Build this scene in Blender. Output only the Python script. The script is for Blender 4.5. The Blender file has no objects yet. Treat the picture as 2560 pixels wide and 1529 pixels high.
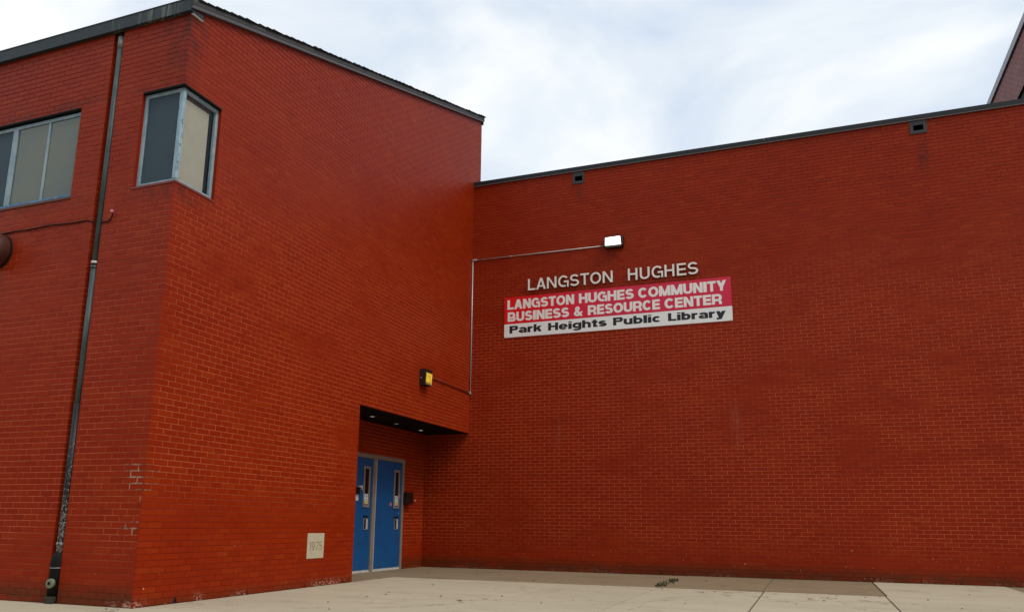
import bpy, math, random
import numpy as np
from mathutils import Vector, Matrix
random.seed(7); rng = np.random.default_rng(7)
scn = bpy.context.scene
col = scn.collection

# ------------------------------------------------------------ camera
CAM = Vector((6.6779, -15.1888, 0.92))
RT = Vector((0.9337571, 0.35771837, 0.01162932))
UP = Vector((0.06038132, -0.18947459, 0.98002728))
FW = Vector((-0.35277723, 0.91440524, 0.19852275))
cd = bpy.data.cameras.new('camera')
cd.sensor_width = 36.0; cd.sensor_fit = 'HORIZONTAL'
cd.lens = 1973.26 / 2560 * 36.0
cd.shift_x = (1280 - 1265.18) / 2560
cd.shift_y = (905.34 - 764.5) / 2560
cd.clip_start = 0.05; cd.clip_end = 3000
cam = bpy.data.objects.new('camera', cd); col.objects.link(cam)
M = Matrix((RT, UP, -FW)).transposed().to_4x4(); M.translation = CAM
cam.matrix_world = M
scn.camera = cam

# ------------------------------------------------------------ world: bright broken overcast
SUN_EL, SUN_AZ = math.radians(52), math.radians(112)     # azimuth clockwise from +Y
w = bpy.data.worlds.new('World'); scn.world = w; w.use_nodes = True
nt = w.node_tree; nt.nodes.clear()
N = nt.nodes.new; Lk = nt.links.new
out = N('ShaderNodeOutputWorld')
sky = N('ShaderNodeTexSky'); sky.sky_type = 'NISHITA'; sky.sun_disc = False
sky.sun_elevation = SUN_EL; sky.sun_rotation = SUN_AZ
bg1 = N('ShaderNodeBackground'); bg1.inputs[1].default_value = 0.10; Lk(sky.outputs[0], bg1.inputs[0])
tc = N('ShaderNodeTexCoord'); sep = N('ShaderNodeSeparateXYZ'); Lk(tc.outputs['Generated'], sep.inputs[0])
zz = N('ShaderNodeMath'); zz.operation = 'MAXIMUM'; zz.inputs[1].default_value = 0.0; Lk(sep.outputs[2], zz.inputs[0])
za = N('ShaderNodeMath'); za.operation = 'ADD'; za.inputs[1].default_value = 0.22; Lk(zz.outputs[0], za.inputs[0])
dx = N('ShaderNodeMath'); dx.operation = 'DIVIDE'; Lk(sep.outputs[0], dx.inputs[0]); Lk(za.outputs[0], dx.inputs[1])
dy = N('ShaderNodeMath'); dy.operation = 'DIVIDE'; Lk(sep.outputs[1], dy.inputs[0]); Lk(za.outputs[0], dy.inputs[1])
cmb = N('ShaderNodeCombineXYZ'); Lk(dx.outputs[0], cmb.inputs[0]); Lk(dy.outputs[0], cmb.inputs[1])
n1 = N('ShaderNodeTexNoise'); n1.inputs['Scale'].default_value = 2.3; n1.inputs['Detail'].default_value = 7
n1.inputs['Roughness'].default_value = 0.5; n1.inputs['Distortion'].default_value = 0.5
Lk(cmb.outputs[0], n1.inputs['Vector'])
rp = N('ShaderNodeValToRGB'); Lk(n1.outputs[0], rp.inputs[0])
e = rp.color_ramp.elements
e[0].position = 0.34; e[0].color = (0.62, 0.735, 0.92, 1)
e[1].position = 0.64; e[1].color = (1.08, 1.10, 1.10, 1)
m_ = rp.color_ramp.elements.new(0.48); m_.color = (0.82, 0.90, 0.99, 1)
bg2 = N('ShaderNodeBackground'); bg2.inputs[1].default_value = 0.90; Lk(rp.outputs[0], bg2.inputs[0])
mx = N('ShaderNodeMixShader'); mx.inputs[0].default_value = 0.93
Lk(bg1.outputs[0], mx.inputs[1]); Lk(bg2.outputs[0], mx.inputs[2]); Lk(mx.outputs[0], out.inputs[0])

sd = bpy.data.lights.new('sun', 'SUN'); sd.energy = 1.5; sd.angle = math.radians(24); sd.color = (1.0, 0.95, 0.88)
sun = bpy.data.objects.new('sun', sd); col.objects.link(sun)
sdir = Vector((math.sin(SUN_AZ) * math.cos(SUN_EL), math.cos(SUN_AZ) * math.cos(SUN_EL), math.sin(SUN_EL)))
sun.rotation_euler = sdir.to_track_quat('Z', 'Y').to_euler()
sun.location = (20, -30, 40)

scn.view_settings.view_transform = 'Standard'; scn.view_settings.look = 'None'
scn.view_settings.exposure = 0.16; scn.view_settings.gamma = 1.0
scn.view_settings.use_curve_mapping = False

# ------------------------------------------------------------ material helpers
class Mat:
    def __init__(s, name, base=(.5, .5, .5), rough=.5, spec=.5, metal=0.0):
        s.m = bpy.data.materials.new(name); s.m.use_nodes = True
        s.t = s.m.node_tree; s.b = s.t.nodes['Principled BSDF']
        s.b.inputs['Base Color'].default_value = (*base, 1)
        s.b.inputs['Roughness'].default_value = rough
        s.b.inputs['Specular IOR Level'].default_value = spec
        s.b.inputs['Metallic'].default_value = metal
        s.geo = s.t.nodes.new('ShaderNodeNewGeometry')
        s.p = s.geo.outputs['Position']
    def n(s, k): return s.t.nodes.new(k)
    def l(s, a, b): s.t.links.new(a, b)
    def scaled(s, v):
        q = s.n('ShaderNodeVectorMath'); q.operation = 'MULTIPLY'; q.inputs[1].default_value = v
        s.l(s.p, q.inputs[0]); return q.outputs[0]
    def noise(s, scale=(1, 1, 1), detail=4, rough=.55, off=0.0, dist=0.0):
        q = s.n('ShaderNodeTexNoise'); q.inputs['Scale'].default_value = 1.0
        q.inputs['Detail'].default_value = detail; q.inputs['Roughness'].default_value = rough
        q.inputs['Distortion'].default_value = dist
        v = s.scaled(scale)
        if off:
            a = s.n('ShaderNodeVectorMath'); a.inputs[1].default_value = (off, off * .7, off * 1.3)
            s.l(v, a.inputs[0]); v = a.outputs[0]
        s.l(v, q.inputs['Vector']); return q.outputs[0]
    def ramp(s, f, a, b, ca=(0, 0, 0), cb=(1, 1, 1)):
        q = s.n('ShaderNodeMapRange'); q.inputs[1].default_value = a; q.inputs[2].default_value = b
        q.clamp = True; s.l(f, q.inputs[0]); return q.outputs[0]
    def math(s, op, a, b=None):
        q = s.n('ShaderNodeMath'); q.operation = op
        for i, v in enumerate((a, b)):
            if v is None: continue
            if isinstance(v, (int, float)): q.inputs[i].default_value = v
            else: s.l(v, q.inputs[i])
        return q.outputs[0]
    def mix(s, f, a, b, mode='MIX'):
        q = s.n('ShaderNodeMix'); q.data_type = 'RGBA'; q.blend_type = mode
        if isinstance(f, (int, float)): q.inputs[0].default_value = f
        else: s.l(f, q.inputs[0])
        for i, v in ((6, a), (7, b)):
            if isinstance(v, tuple): q.inputs[i].default_value = (*v[:3], 1)
            else: s.l(v, q.inputs[i])
        return q.outputs[2]
    def col(s, c): s.l(c, s.b.inputs['Base Color'])
    def bump(s, h, strength=.3, dist=.002):
        q = s.n('ShaderNodeBump'); q.inputs['Strength'].default_value = strength; q.inputs['Distance'].default_value = dist
        s.l(h, q.inputs['Height']); s.l(q.outputs[0], s.b.inputs['Normal'])
    def xyz(s):
        q = s.n('ShaderNodeSeparateXYZ'); s.l(s.p, q.inputs[0]); return q.outputs

def paint(name, is_mortar=False, base=(.282, .0195, .0010), pale=(.62, .150, .062)):
    m = Mat(name, base, .50, .13)
    X, Y, Z = m.xyz()
    big = m.noise((.55, .55, .8), 4, .6)
    mid = m.noise((1.6, 1.6, 3.2), 5, .6, 11.0)
    fine = m.noise((40, 40, 60), 4, .6, 5.0)
    c = m.mix(m.ramp(big, .35, .68), (base[0] * .95, base[1] * .90, base[2] * .9), (base[0] * 1.05, base[1] * 1.14, base[2] * 1.2))
    # chalky, slightly pink touch-up patches
    c = m.mix(m.math('MULTIPLY', m.ramp(mid, .55, .70), .25), c, (base[0] * 1.05, base[1] * 1.6, base[2] * 2.3))
    # grain
    c = m.mix(m.math('MULTIPLY', m.ramp(fine, .3, .8), .16), c, (base[0] * .55, base[1] * .5, base[2] * .5))
    if is_mortar:
        # paint in the joints worn lighter in patches, paleness cut with height as painted shade
        pt = m.noise((.62, .62, 1.25), 5, .68, 23.0)
        sp = m.noise((6, 6, 14), 3, .6, 31.0)
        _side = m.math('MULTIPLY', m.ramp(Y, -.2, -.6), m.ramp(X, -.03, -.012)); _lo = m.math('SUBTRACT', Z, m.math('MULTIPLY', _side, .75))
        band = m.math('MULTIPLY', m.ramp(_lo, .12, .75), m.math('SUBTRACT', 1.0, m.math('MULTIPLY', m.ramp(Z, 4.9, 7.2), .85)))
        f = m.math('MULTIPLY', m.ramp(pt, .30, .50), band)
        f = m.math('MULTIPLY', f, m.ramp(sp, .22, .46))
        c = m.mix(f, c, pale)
        c = m.mix(m.math('MULTIPLY', m.math('SUBTRACT', 1.0, f), m.math('ADD', .12, m.math('MULTIPLY', m.ramp(Z, 4.2, 6.2), .5))), c, (base[0] * .5, base[1] * .45, base[2] * .45))  # joints darkened with height, painting in the shade of their recess
    else:
        at = m.n('ShaderNodeAttribute'); at.attribute_name = 'tone'
        sg = m.n('ShaderNodeAttribute'); sg.attribute_name = 'single'
        oi = m.n('ShaderNodeObjectInfo')
        t = m.math('ADD', at.outputs['Fac'], m.math('MULTIPLY', sg.outputs['Fac'], oi.outputs['Random']))
        c = m.mix(m.math('MULTIPLY', m.math('SUBTRACT', 1.0, m.ramp(t, .0, .5)), .34), c, (base[0] * .66, base[1] * .5, base[2] * .5))
        c = m.mix(m.math('MULTIPLY', m.ramp(t, .84, 1.0), .40), c, (base[0] * 1.12, base[1] * 1.9, base[2] * 2.4))
    for (bx_, bz_, rx, rz) in ((1.95, 2.75, .10, .45), (5.42, 2.75, .13, .50), (3.6, 4.35, .05, .5)):
        v = m.n('ShaderNodeVectorMath'); v.operation = 'SUBTRACT'; v.inputs[1].default_value = (bx_, 0, bz_); m.l(m.p, v.inputs[0])
        v2 = m.n('ShaderNodeVectorMath'); v2.operation = 'MULTIPLY'; v2.inputs[1].default_value = (1 / rx, 5, 1 / rz); m.l(v.outputs[0], v2.inputs[0])
        v3 = m.n('ShaderNodeVectorMath'); v3.operation = 'LENGTH'; m.l(v2.outputs[0], v3.inputs[0])
        c = m.mix(m.math('MULTIPLY', m.math('MULTIPLY', m.ramp(v3.outputs['Value'], 1.1, .2), m.ramp(m.noise((26, 26, 2.5), 4, .6, 91.0), .42, .60)), .35), c, (.36, .12, .07))
    # brown run-off stains under the gutter corner, the window sill, the hood and a scupper
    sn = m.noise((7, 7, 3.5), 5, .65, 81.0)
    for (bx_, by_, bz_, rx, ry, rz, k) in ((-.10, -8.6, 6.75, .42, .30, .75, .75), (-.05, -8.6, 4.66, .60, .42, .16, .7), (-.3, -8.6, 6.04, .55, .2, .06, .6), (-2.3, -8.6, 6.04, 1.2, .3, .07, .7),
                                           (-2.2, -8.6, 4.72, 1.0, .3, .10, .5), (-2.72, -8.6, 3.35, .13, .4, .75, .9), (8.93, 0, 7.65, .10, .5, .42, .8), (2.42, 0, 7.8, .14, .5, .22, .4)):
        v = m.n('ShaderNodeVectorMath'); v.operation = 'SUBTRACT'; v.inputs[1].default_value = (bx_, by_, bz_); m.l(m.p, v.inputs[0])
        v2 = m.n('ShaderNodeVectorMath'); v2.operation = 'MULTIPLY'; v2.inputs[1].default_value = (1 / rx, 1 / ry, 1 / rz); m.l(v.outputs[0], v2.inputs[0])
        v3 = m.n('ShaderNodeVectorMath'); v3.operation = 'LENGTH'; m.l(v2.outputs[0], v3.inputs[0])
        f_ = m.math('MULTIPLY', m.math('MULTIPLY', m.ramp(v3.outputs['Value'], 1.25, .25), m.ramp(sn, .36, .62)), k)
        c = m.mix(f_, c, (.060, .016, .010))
    # grimy, algae-brown wear and flaking along the bottom courses
    low = m.noise((2.2, 2.2, 9), 5, .65, 41.0)
    gm = m.math('MULTIPLY', m.ramp(m.math('ADD', Z, m.math('MULTIPLY', m.ramp(X, -.03, -.012), m.math('MULTIPLY', m.ramp(Y, -.2, -.6), .12))), .27, .10), m.ramp(low, .22, .50))
    c = m.mix(m.math('MULTIPLY', gm, .66), c, (.062, .027, .009))
    fl = m.noise((22, 22, 40), 5, .7, 51.0)
    fb = m.noise((1.3, 1.3, 1), 2, .5, 61.0)
    flm = m.math('MULTIPLY', m.math('MULTIPLY', m.ramp(Z, .11, .03), m.ramp(fl, .52, .57)), m.math('MULTIPLY', m.ramp(fb, .47, .55), m.math('MULTIPLY', m.ramp(X, -.5, -.1), m.ramp(Y, .4, -1.6))))
    c = m.mix(flm, c, (.50, .30, .22))
    # scattered small chips showing pale masonry, mostly low on the wall
    ch = m.noise((28, 28, 22), 2, .5, 71.0)
    chm = m.math('MULTIPLY', m.ramp(ch, .735, .77), m.ramp(Z, 1.7, .15))
    c = m.mix(chm, c, (.62, .36, .26))
    m.col(c)
    rg = m.math('ADD', .40, m.math('MULTIPLY', mid, .16)); m.l(rg, m.b.inputs['Roughness'])
    m.bump(fine, .35, .0012)
    return m.m

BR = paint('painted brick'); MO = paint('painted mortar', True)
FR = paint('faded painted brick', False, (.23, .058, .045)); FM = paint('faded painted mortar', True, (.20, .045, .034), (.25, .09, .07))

def simple(name, base, rough=.5, spec=.5, metal=0, amt=.25, scale=8, dark=None, bump=0):
    m = Mat(name, base, rough, spec, metal)
    f = m.noise((scale,) * 3, 5, .6)
    d = dark or tuple(c * .6 for c in base)
    m.col(m.mix(m.math('MULTIPLY', m.ramp(f, .35, .75), amt * 2), base, d))
    if bump: m.bump(f, bump, .002)
    return m.m

def emis(name, c, s):
    m = Mat(name, c, .3)
    m.b.inputs['Emission Color'].default_value = (*c, 1); m.b.inputs['Emission Strength'].default_value = s
    return m

# slate grey gutter with pale green run-off streaks
def slate():
    m = Mat('weathered slate grey metal', (.030, .040, .045), .55, .35)
    st = m.noise((26, 26, 1.2), 4, .6, 3.0); _gx = m.xyz()[0]; zone = m.math('MAXIMUM', m.math('MULTIPLY', m.ramp(m.math('ABSOLUTE', m.math('ADD', _gx, .50)), .42, .22), 1.0), m.ramp(m.math('ABSOLUTE', m.math('ADD', _gx, 1.16)), .09, .05)); fi = m.noise((25, 25, 25), 4, .6)
    c = m.mix(m.ramp(fi, .3, .7), (.013, .020, .024), (.028, .036, .040))
    c = m.mix(m.math('MULTIPLY', m.math('MULTIPLY', m.ramp(st, .47, .62), zone), .75), c, (.17, .20, .155))
    m.col(c); return m.m
SLATE = slate()
FASC = simple('grey brown fascia metal', (.085, .076, .080), .5, .4, 0, .2, 3)
COPE = simple('dark bronze coping', (.014, .016, .018), .5, .30, 0, .3, 4)
FLANGE = simple('coping flange', (.17, .12, .11), .45)
BLACK = simple('black matte', (.006, .006, .006), .7, .2)
SHING = simple('black shingle', (.012, .012, .013), .9, .2, 0, .3, 30)
ROOFM = simple('roof felt', (.05, .05, .05), .9)
SOFF = simple('black soffit', (.006, .005, .005), .8, .1)
SCUP = simple('scupper metal', (.035, .037, .033), .5, .4, 0, .3, 12)

def peel(name, a, b, dark, thr=.55):
    m = Mat(name, a, .55, .35)
    f = m.noise((9, 9, 5), 5, .65, 2.0); g = m.noise((16, 16, 9), 5, .7, 17.0)
    c = m.mix(m.ramp(f, .45, .55), a, b)
    c = m.mix(m.ramp(g, thr, thr + .05), c, dark)
    m.col(c); m.bump(g, .3, .002); return m.m
WFR = peel('pale blue flaking paint', (.30, .38, .41), (.22, .32, .37), (.035, .035, .03), .66)
WPOST = peel('pale blue badly flaked paint', (.32, .44, .50), (.24, .36, .43), (.03, .03, .026), .59)
WSILL = peel('bright blue flaking paint', (.03, .15, .38), (.09, .25, .42), (.36, .42, .42), .60)
SCREEN = Mat('dark insect screen', (.038, .060, .078), .6, .3)
_f = SCREEN.noise((2, 2, 2), 3, .5, 3.0)
_wv = SCREEN.n('ShaderNodeTexWave'); _wv.bands_direction = 'Z'; _wv.inputs['Scale'].default_value = 14; _wv.inputs['Distortion'].default_value = 1.2
SCREEN.l(SCREEN.p, _wv.inputs['Vector'])
SCREEN.col(SCREEN.mix(SCREEN.math('MULTIPLY', _wv.outputs[1], .35), SCREEN.mix(_f, (.024, .040, .055), (.048, .078, .098)), (.05, .08, .10)))
SCREEN = SCREEN.m
PANE = Mat('cloudy window pane', (.17, .19, .16), .16, .5)
_f = PANE.noise((1.8, 1.8, 1.1), 3, .5, 8.0); _g = PANE.noise((1.1, 1.1, 1.9), 2, .5, 18.0)
PANE.col(PANE.mix(PANE.ramp(_g, .4, .62), PANE.mix(PANE.ramp(_f, .36, .62), (.045, .085, .092), (.082, .108, .088)), (.095, .110, .075)))
PANE = PANE.m
BLIND = simple('cream window blind', (.40, .375, .285), .6, .3, 0, .22, 2.2)
GLASS = Mat('window glass', (1, 1, 1), .05, .5)
_tr = GLASS.n('ShaderNodeBsdfTransparent'); _gl = GLASS.n('ShaderNodeBsdfGlossy'); _gl.inputs['Roughness'].default_value = .04
_lw = GLASS.n('ShaderNodeLayerWeight'); _lw.inputs[0].default_value = .25
_fm = GLASS.math('MULTIPLY', _lw.outputs['Facing'], .10)
_mx = GLASS.n('ShaderNodeMixShader'); GLASS.l(_fm, _mx.inputs[0]); GLASS.l(_tr.outputs[0], _mx.inputs[1]); GLASS.l(_gl.outputs[0], _mx.inputs[2])
GLASS.l(_mx.outputs[0], GLASS.t.nodes['Material Output'].inputs[0]); GLASS = GLASS.m
DARKGL = simple('dark wired glass', (.008, .009, .010), .25, .3)
BLUE = Mat('blue door paint', (.002, .08, .24), .42, .35)
_z = BLUE.xyz(); _n = BLUE.noise((3, 3, 3), 5, .6, 2.0); _s = BLUE.noise((9, 9, 60), 4, .7, 12.0)
_c = BLUE.mix(BLUE.ramp(_n, .3, .7), (.002, .066, .205), (.002, .088, .255))
BLUE.col(BLUE.mix(BLUE.math('MULTIPLY', BLUE.math('MULTIPLY', BLUE.ramp(_s, .58, .66), BLUE.ramp(_z[2], .75, .1)), .45), _c, (.10, .14, .18)))
BLUE.bump(BLUE.noise((120, 120, 120), 2, .5), .12, .001); BLUE = BLUE.m
ALU = simple('brushed door metal', (.30, .29, .27), .42, .5, .35, .15, 12)
FRAMEM = simple('worn grey frame paint', (.25, .20, .155), .5, .4, 0, .25, 6)
BRIGHT = simple('bright edge metal', (.62, .60, .56), .4, .5, .2)
GALV = simple('galvanized conduit', (.52, .48, .45), .4, .5, .3, .15, 20)
REDMETAL = simple('red painted metal', (.20, .030, .014), .5, .4, 0, .3, 12)
BRONZE = simple('dark bronze housing', (.018, .011, .008), .45, .4)
WHITE = simple('white sign face', (.84, .83, .79), .45, .4, 0, .05, 2)
WLET = simple('off white lettering', (.86, .82, .76), .45, .4, 0, .08, 6)
RLET = simple('cream raised letter paint', (.86, .80, .71), .5, .4, 0, .12, 10)
BLET = simple('black lettering', (.012, .013, .014), .45, .4)
SIDEL = simple('letter side', (.20, .17, .14), .6)
RED = Mat('red sign face fading to crimson', (.5, .01, .02), .42, .4)
_o = RED.xyz()
RED.col(RED.mix(RED.ramp(_o[0], 1.2, 3.0), (.74, .002, .004), (.64, .008, .050))); RED = RED.m
STONE = simple('limestone', (.52, .46, .32), .8, .2, 0, .15, 14, bump=.3)
CARVE = simple('carved figure shade', (.27, .23, .145), .9, .1)
def pipe_upper():
    m = Mat('weathered green grey pipe', (.05, .07, .07), .5, .4)
    f = m.noise((10, 10, 2.2), 5, .65, 4.0)
    m.col(m.mix(m.ramp(f, .40, .70), (.032, .048, .050), (.095, .115, .105))); return m.m
PIPE = pipe_upper()
def pipe_lower():
    m = Mat('black pipe with chipped paint', (.01, .01, .01), .5, .4)
    X, Y, Z = m.xyz()
    f = m.noise((70, 70, 38), 4, .7, 6.0)
    thr = m.math('ADD', .485, m.math('MULTIPLY', m.math('ABSOLUTE', m.math('SUBTRACT', Z, .62)), .135))
    k = m.ramp(m.math('SUBTRACT', f, thr), .0, .03)
    k = m.math('MULTIPLY', k, m.ramp(Z, .44, .50))
    m.col(m.mix(k, (.008, .008, .009), (.36, .35, .33))); return m.m
PIPEL = pipe_lower()
CAPG = simple('green grey cleanout cap', (.20, .23, .15), .6, .3, 0, .35, 25)
def conc(name, a, b, dark):
    m = Mat(name, a, .82, .25)
    f = m.noise((.9, 2.2, 1), 5, .6, 1.0); g = m.noise((55, 55, 55), 4, .6, 5.0); s_ = m.noise((1.1, 5.0, 1), 5, .65, 15.0)
    q = m.noise((.35, .5, 1), 3, .5, 25.0)
    c = m.mix(m.ramp(f, .3, .7), a, b)
    c = m.mix(m.math('MULTIPLY', m.ramp(s_, .50, .75), .45), c, dark)
    c = m.mix(m.math('MULTIPLY', m.ramp(q, .45, .7), .25), c, dark)
    c = m.mix(m.math('MULTIPLY', m.ramp(g, .45, .75), .22), c, dark)
    gum = m.noise((9, 9, 9), 2, .5, 35.0); c = m.mix(m.math('MULTIPLY', m.ramp(gum, .70, .74), .5), c, tuple(v * .5 for v in dark))
    stn = m.noise((1.7, 1.7, 1), 6, .7, 45.0, .6); c = m.mix(m.math('MULTIPLY', m.ramp(stn, .56, .66), .28), c, tuple(v * .7 for v in dark))
    _y = m.xyz()[1]; c = m.mix(m.math('MULTIPLY', m.math('MULTIPLY', m.ramp(_y, -.16, -.01), m.ramp(stn, .35, .6)), .7), c, (.06, .042, .022))
    vo = m.n('ShaderNodeTexVoronoi'); vo.feature = 'DISTANCE_TO_EDGE'; vo.inputs['Scale'].default_value = .28
    wv = m.n('ShaderNodeVectorMath'); wv.operation = 'ADD'; nz = m.n('ShaderNodeTexNoise'); nz.inputs['Scale'].default_value = 1.4; nz.inputs['Detail'].default_value = 5
    m.l(m.p, nz.inputs['Vector']); m.l(nz.outputs['Color'], wv.inputs[0]); m.l(m.p, wv.inputs[1]); m.l(wv.outputs[0], vo.inputs['Vector'])
    c = m.mix(m.math('MULTIPLY', m.math('MULTIPLY', m.ramp(vo.outputs['Distance'], .0035, .001), m.ramp(stn, .48, .52)), .7), c, (.06, .045, .03))
    oi = m.n('ShaderNodeObjectInfo')
    c = m.mix(m.math('MULTIPLY', oi.outputs['Random'], .16), c, dark)
    m.col(c); m.bump(g, .35, .002); return m.m
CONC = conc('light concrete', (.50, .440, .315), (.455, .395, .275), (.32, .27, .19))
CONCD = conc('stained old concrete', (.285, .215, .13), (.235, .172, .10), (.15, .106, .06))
SOIL = simple('dark joint soil', (.020, .016, .009), .95, .1, 0, .3, 30)
ASPH = simple('asphalt ground', (.055, .053, .050), .9, .2, 0, .3, 20, bump=.4)
LEAFG = simple('weed leaf', (.060, .062, .022), .6, .3, 0, .4, 30)
LEAFB = simple('dry leaf', (.055, .035, .015), .7, .2)
PINK = simple('pink sticker', (.62, .20, .24), .5)
TEAL = simple('teal print', (.06, .22, .28), .5)
YEL = simple('yellow sticker', (.60, .50, .14), .5)
PAPER = simple('white paper', (.70, .70, .66), .6)
BOXB = simple('glossy black box', (.010, .006, .006), .35, .5, 0, .2, 30, (.05, .008, .006))
RUST = simple('dark red brown bell paint', (.060, .018, .010), .55, .3, 0, .35, 8, (.10, .035, .018))

# ------------------------------------------------------------ mesh helpers
class MB:
    def __init__(s): s.v = []; s.f = []; s.mi = []; s.mats = []
    def mid(s, m):
        if m not in s.mats: s.mats.append(m)
        return s.mats.index(m)
    def poly(s, pts, m):
        b = len(s.v); s.v += [tuple(p) for p in pts]; s.f.append(tuple(range(b, b + len(pts)))); s.mi.append(s.mid(m))
    def hexa(s, p, m):       # p: 4 bottom ccw + 4 top
        b = len(s.v); s.v += [tuple(q) for q in p]
        for f in ((3, 2, 1, 0), (4, 5, 6, 7), (0, 1, 5, 4), (1, 2, 6, 5), (2, 3, 7, 6), (3, 0, 4, 7)):
            s.f.append(tuple(b + i for i in f)); s.mi.append(s.mid(m))
    def box(s, a, c, m):
        x0, x1 = sorted((a[0], c[0])); y0, y1 = sorted((a[1], c[1])); z0, z1 = sorted((a[2], c[2]))
        s.hexa([(x0, y0, z0), (x1, y0, z0), (x1, y1, z0), (x0, y1, z0), (x0, y0, z1), (x1, y0, z1), (x1, y1, z1), (x0, y1, z1)], m)
    def tube(s, pts, r, m, n=12, cap=True):
        pts = [Vector(p) for p in pts]; rs = r if isinstance(r, (list, tuple)) else [r] * len(pts)
        b = len(s.v); mi = s.mid(m)
        for i, p in enumerate(pts):
            d = (pts[min(i + 1, len(pts) - 1)] - pts[max(i - 1, 0)]).normalized()
            a = d.cross(Vector((0, 0, 1)));
            if a.length < 1e-3: a = Vector((1, 0, 0))
            a.normalize(); c = d.cross(a)
            for k in range(n):
                t = 2 * math.pi * k / n; s.v.append(tuple(p + (a * math.cos(t) + c * math.sin(t)) * rs[i]))
        for i in range(len(pts) - 1):
            for k in range(n):
                k2 = (k + 1) % n
                s.f.append((b + i * n + k, b + i * n + k2, b + (i + 1) * n + k2, b + (i + 1) * n + k)); s.mi.append(mi)
        if cap:
            s.f.append(tuple(b + k for k in range(n))[::-1]); s.mi.append(mi)
            s.f.append(tuple(b + (len(pts) - 1) * n + k for k in range(n))); s.mi.append(mi)
    def build(s, name, parent=None, smooth=False, bevel=0):
        me = bpy.data.meshes.new(name); me.from_pydata(s.v, [], s.f)
        for m in s.mats: me.materials.append(m)
        me.polygons.foreach_set('material_index', s.mi)
        if smooth: me.polygons.foreach_set('use_smooth', [len(f) == 4 for f in s.f])
        me.update()
        o = bpy.data.objects.new(name, me); col.objects.link(o)
        if bevel:
            bv = o.modifiers.new('bevel', 'BEVEL'); bv.width = bevel; bv.segments = 2; bv.limit_method = 'ANGLE'
        if parent: o.parent = parent
        return o

def tag(o, label=None, cat=None, group=None, kind=None):
    if label: o['label'] = label
    if cat: o['category'] = cat
    if group: o['group'] = group
    if kind: o['kind'] = kind
    return o
def thing(name, label, cat, group=None):
    o = bpy.data.objects.new(name, None); col.objects.link(o); o.empty_display_size = .2
    return tag(o, label, cat, group)

def P3(pl):      # plane: ('y', c, -1) faces -y | ('x', c, +1) faces +x | ('x', c, -1)
    ax, c, sg = pl
    if ax == 'y': return lambda u, z, n: (u, c + sg * n, z)
    return lambda u, z, n: (c + sg * n, u, z)
def flip(pl): return (pl[0] == 'y' and pl[2] > 0) or (pl[0] == 'x' and pl[2] < 0)

# ------------------------------------------------------------ brickwork
CH, BL, J = 0.0677, 0.2032, 0.0084
def project(p):
    d = Vector(p) - CAM; z = d.dot(FW)
    if z <= .1: return None
    return 1265.18 + 1973.26 * d.dot(RT) / z, 905.34 - 1973.26 * d.dot(UP) / z

def sub_rect(rects, h):
    out = []
    for (a, b, c, d) in rects:         # u0,u1,z0,z1
        ha, hb, hc, hd = h
        if hb <= a or ha >= b or hd <= c or hc >= d: out.append((a, b, c, d)); continue
        if a < ha: out.append((a, ha, c, d))
        if hb < b: out.append((hb, b, c, d))
        ma, mb = max(a, ha), min(b, hb)
        if c < hc: out.append((ma, mb, c, hc))
        if hd < d: out.append((ma, mb, hd, d))
    return out

def lay(u0, u1, z0, z1, holes, phase, top=None):
    """list of (u0,u1,z0,z1a,z1b) brick faces in running bond"""
    res = []
    k0 = int(math.floor(z0 / CH)); k1 = int(math.ceil(z1 / CH))
    for k in range(k0, k1):
        a0 = phase + (BL / 2 if k % 2 else 0)
        i0 = int(math.floor((u0 - a0) / BL)); i1 = int(math.ceil((u1 - a0) / BL))
        for i in range(i0, i1):
            r = [(max(a0 + i * BL + J / 2, u0), min(a0 + (i + 1) * BL - J / 2, u1), max(k * CH + J / 2, z0), min((k + 1) * CH - J / 2, z1))]
            if r[0][1] - r[0][0] < .02 or r[0][3] - r[0][2] < .012: continue
            for h in holes: r = sub_rect(r, h)
            for (a, b, c, d) in r:
                if b - a < .02 or d - c < .012: continue
                da = db = d
                if top:
                    da, db = min(d, top(a)), min(d, top(b))
                    if max(da, db) - c < .012: continue
                    da = max(da, c + .004); db = max(db, c + .004)
                res.append((a, b, c, da, db))
    return res

CHF = .0022
def brick_verts(P, br, n0=-.0055, prot=0.0, jit=0.0004):
    a, b, c, da, db = br
    j = (rng.random(4) - .5) * 2 * jit + prot
    v = [P(a, c, n0), P(b, c, n0), P(b, db, n0), P(a, da, n0),
         P(a, c, -.0016), P(b, c, -.0016), P(b, db, -.0016), P(a, da, -.0016),
         P(a + CHF, c + CHF, j[0]), P(b - CHF, c + CHF, j[1]), P(b - CHF, db - CHF, j[2]), P(a + CHF, da - CHF, j[3])]
    return v
BF = np.array([(0, 1, 5, 4), (1, 2, 6, 5), (2, 3, 7, 6), (3, 0, 4, 7), (4, 5, 9, 8), (5, 6, 10, 9), (6, 7, 11, 10), (7, 4, 8, 11), (8, 9, 10, 11)])

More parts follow.
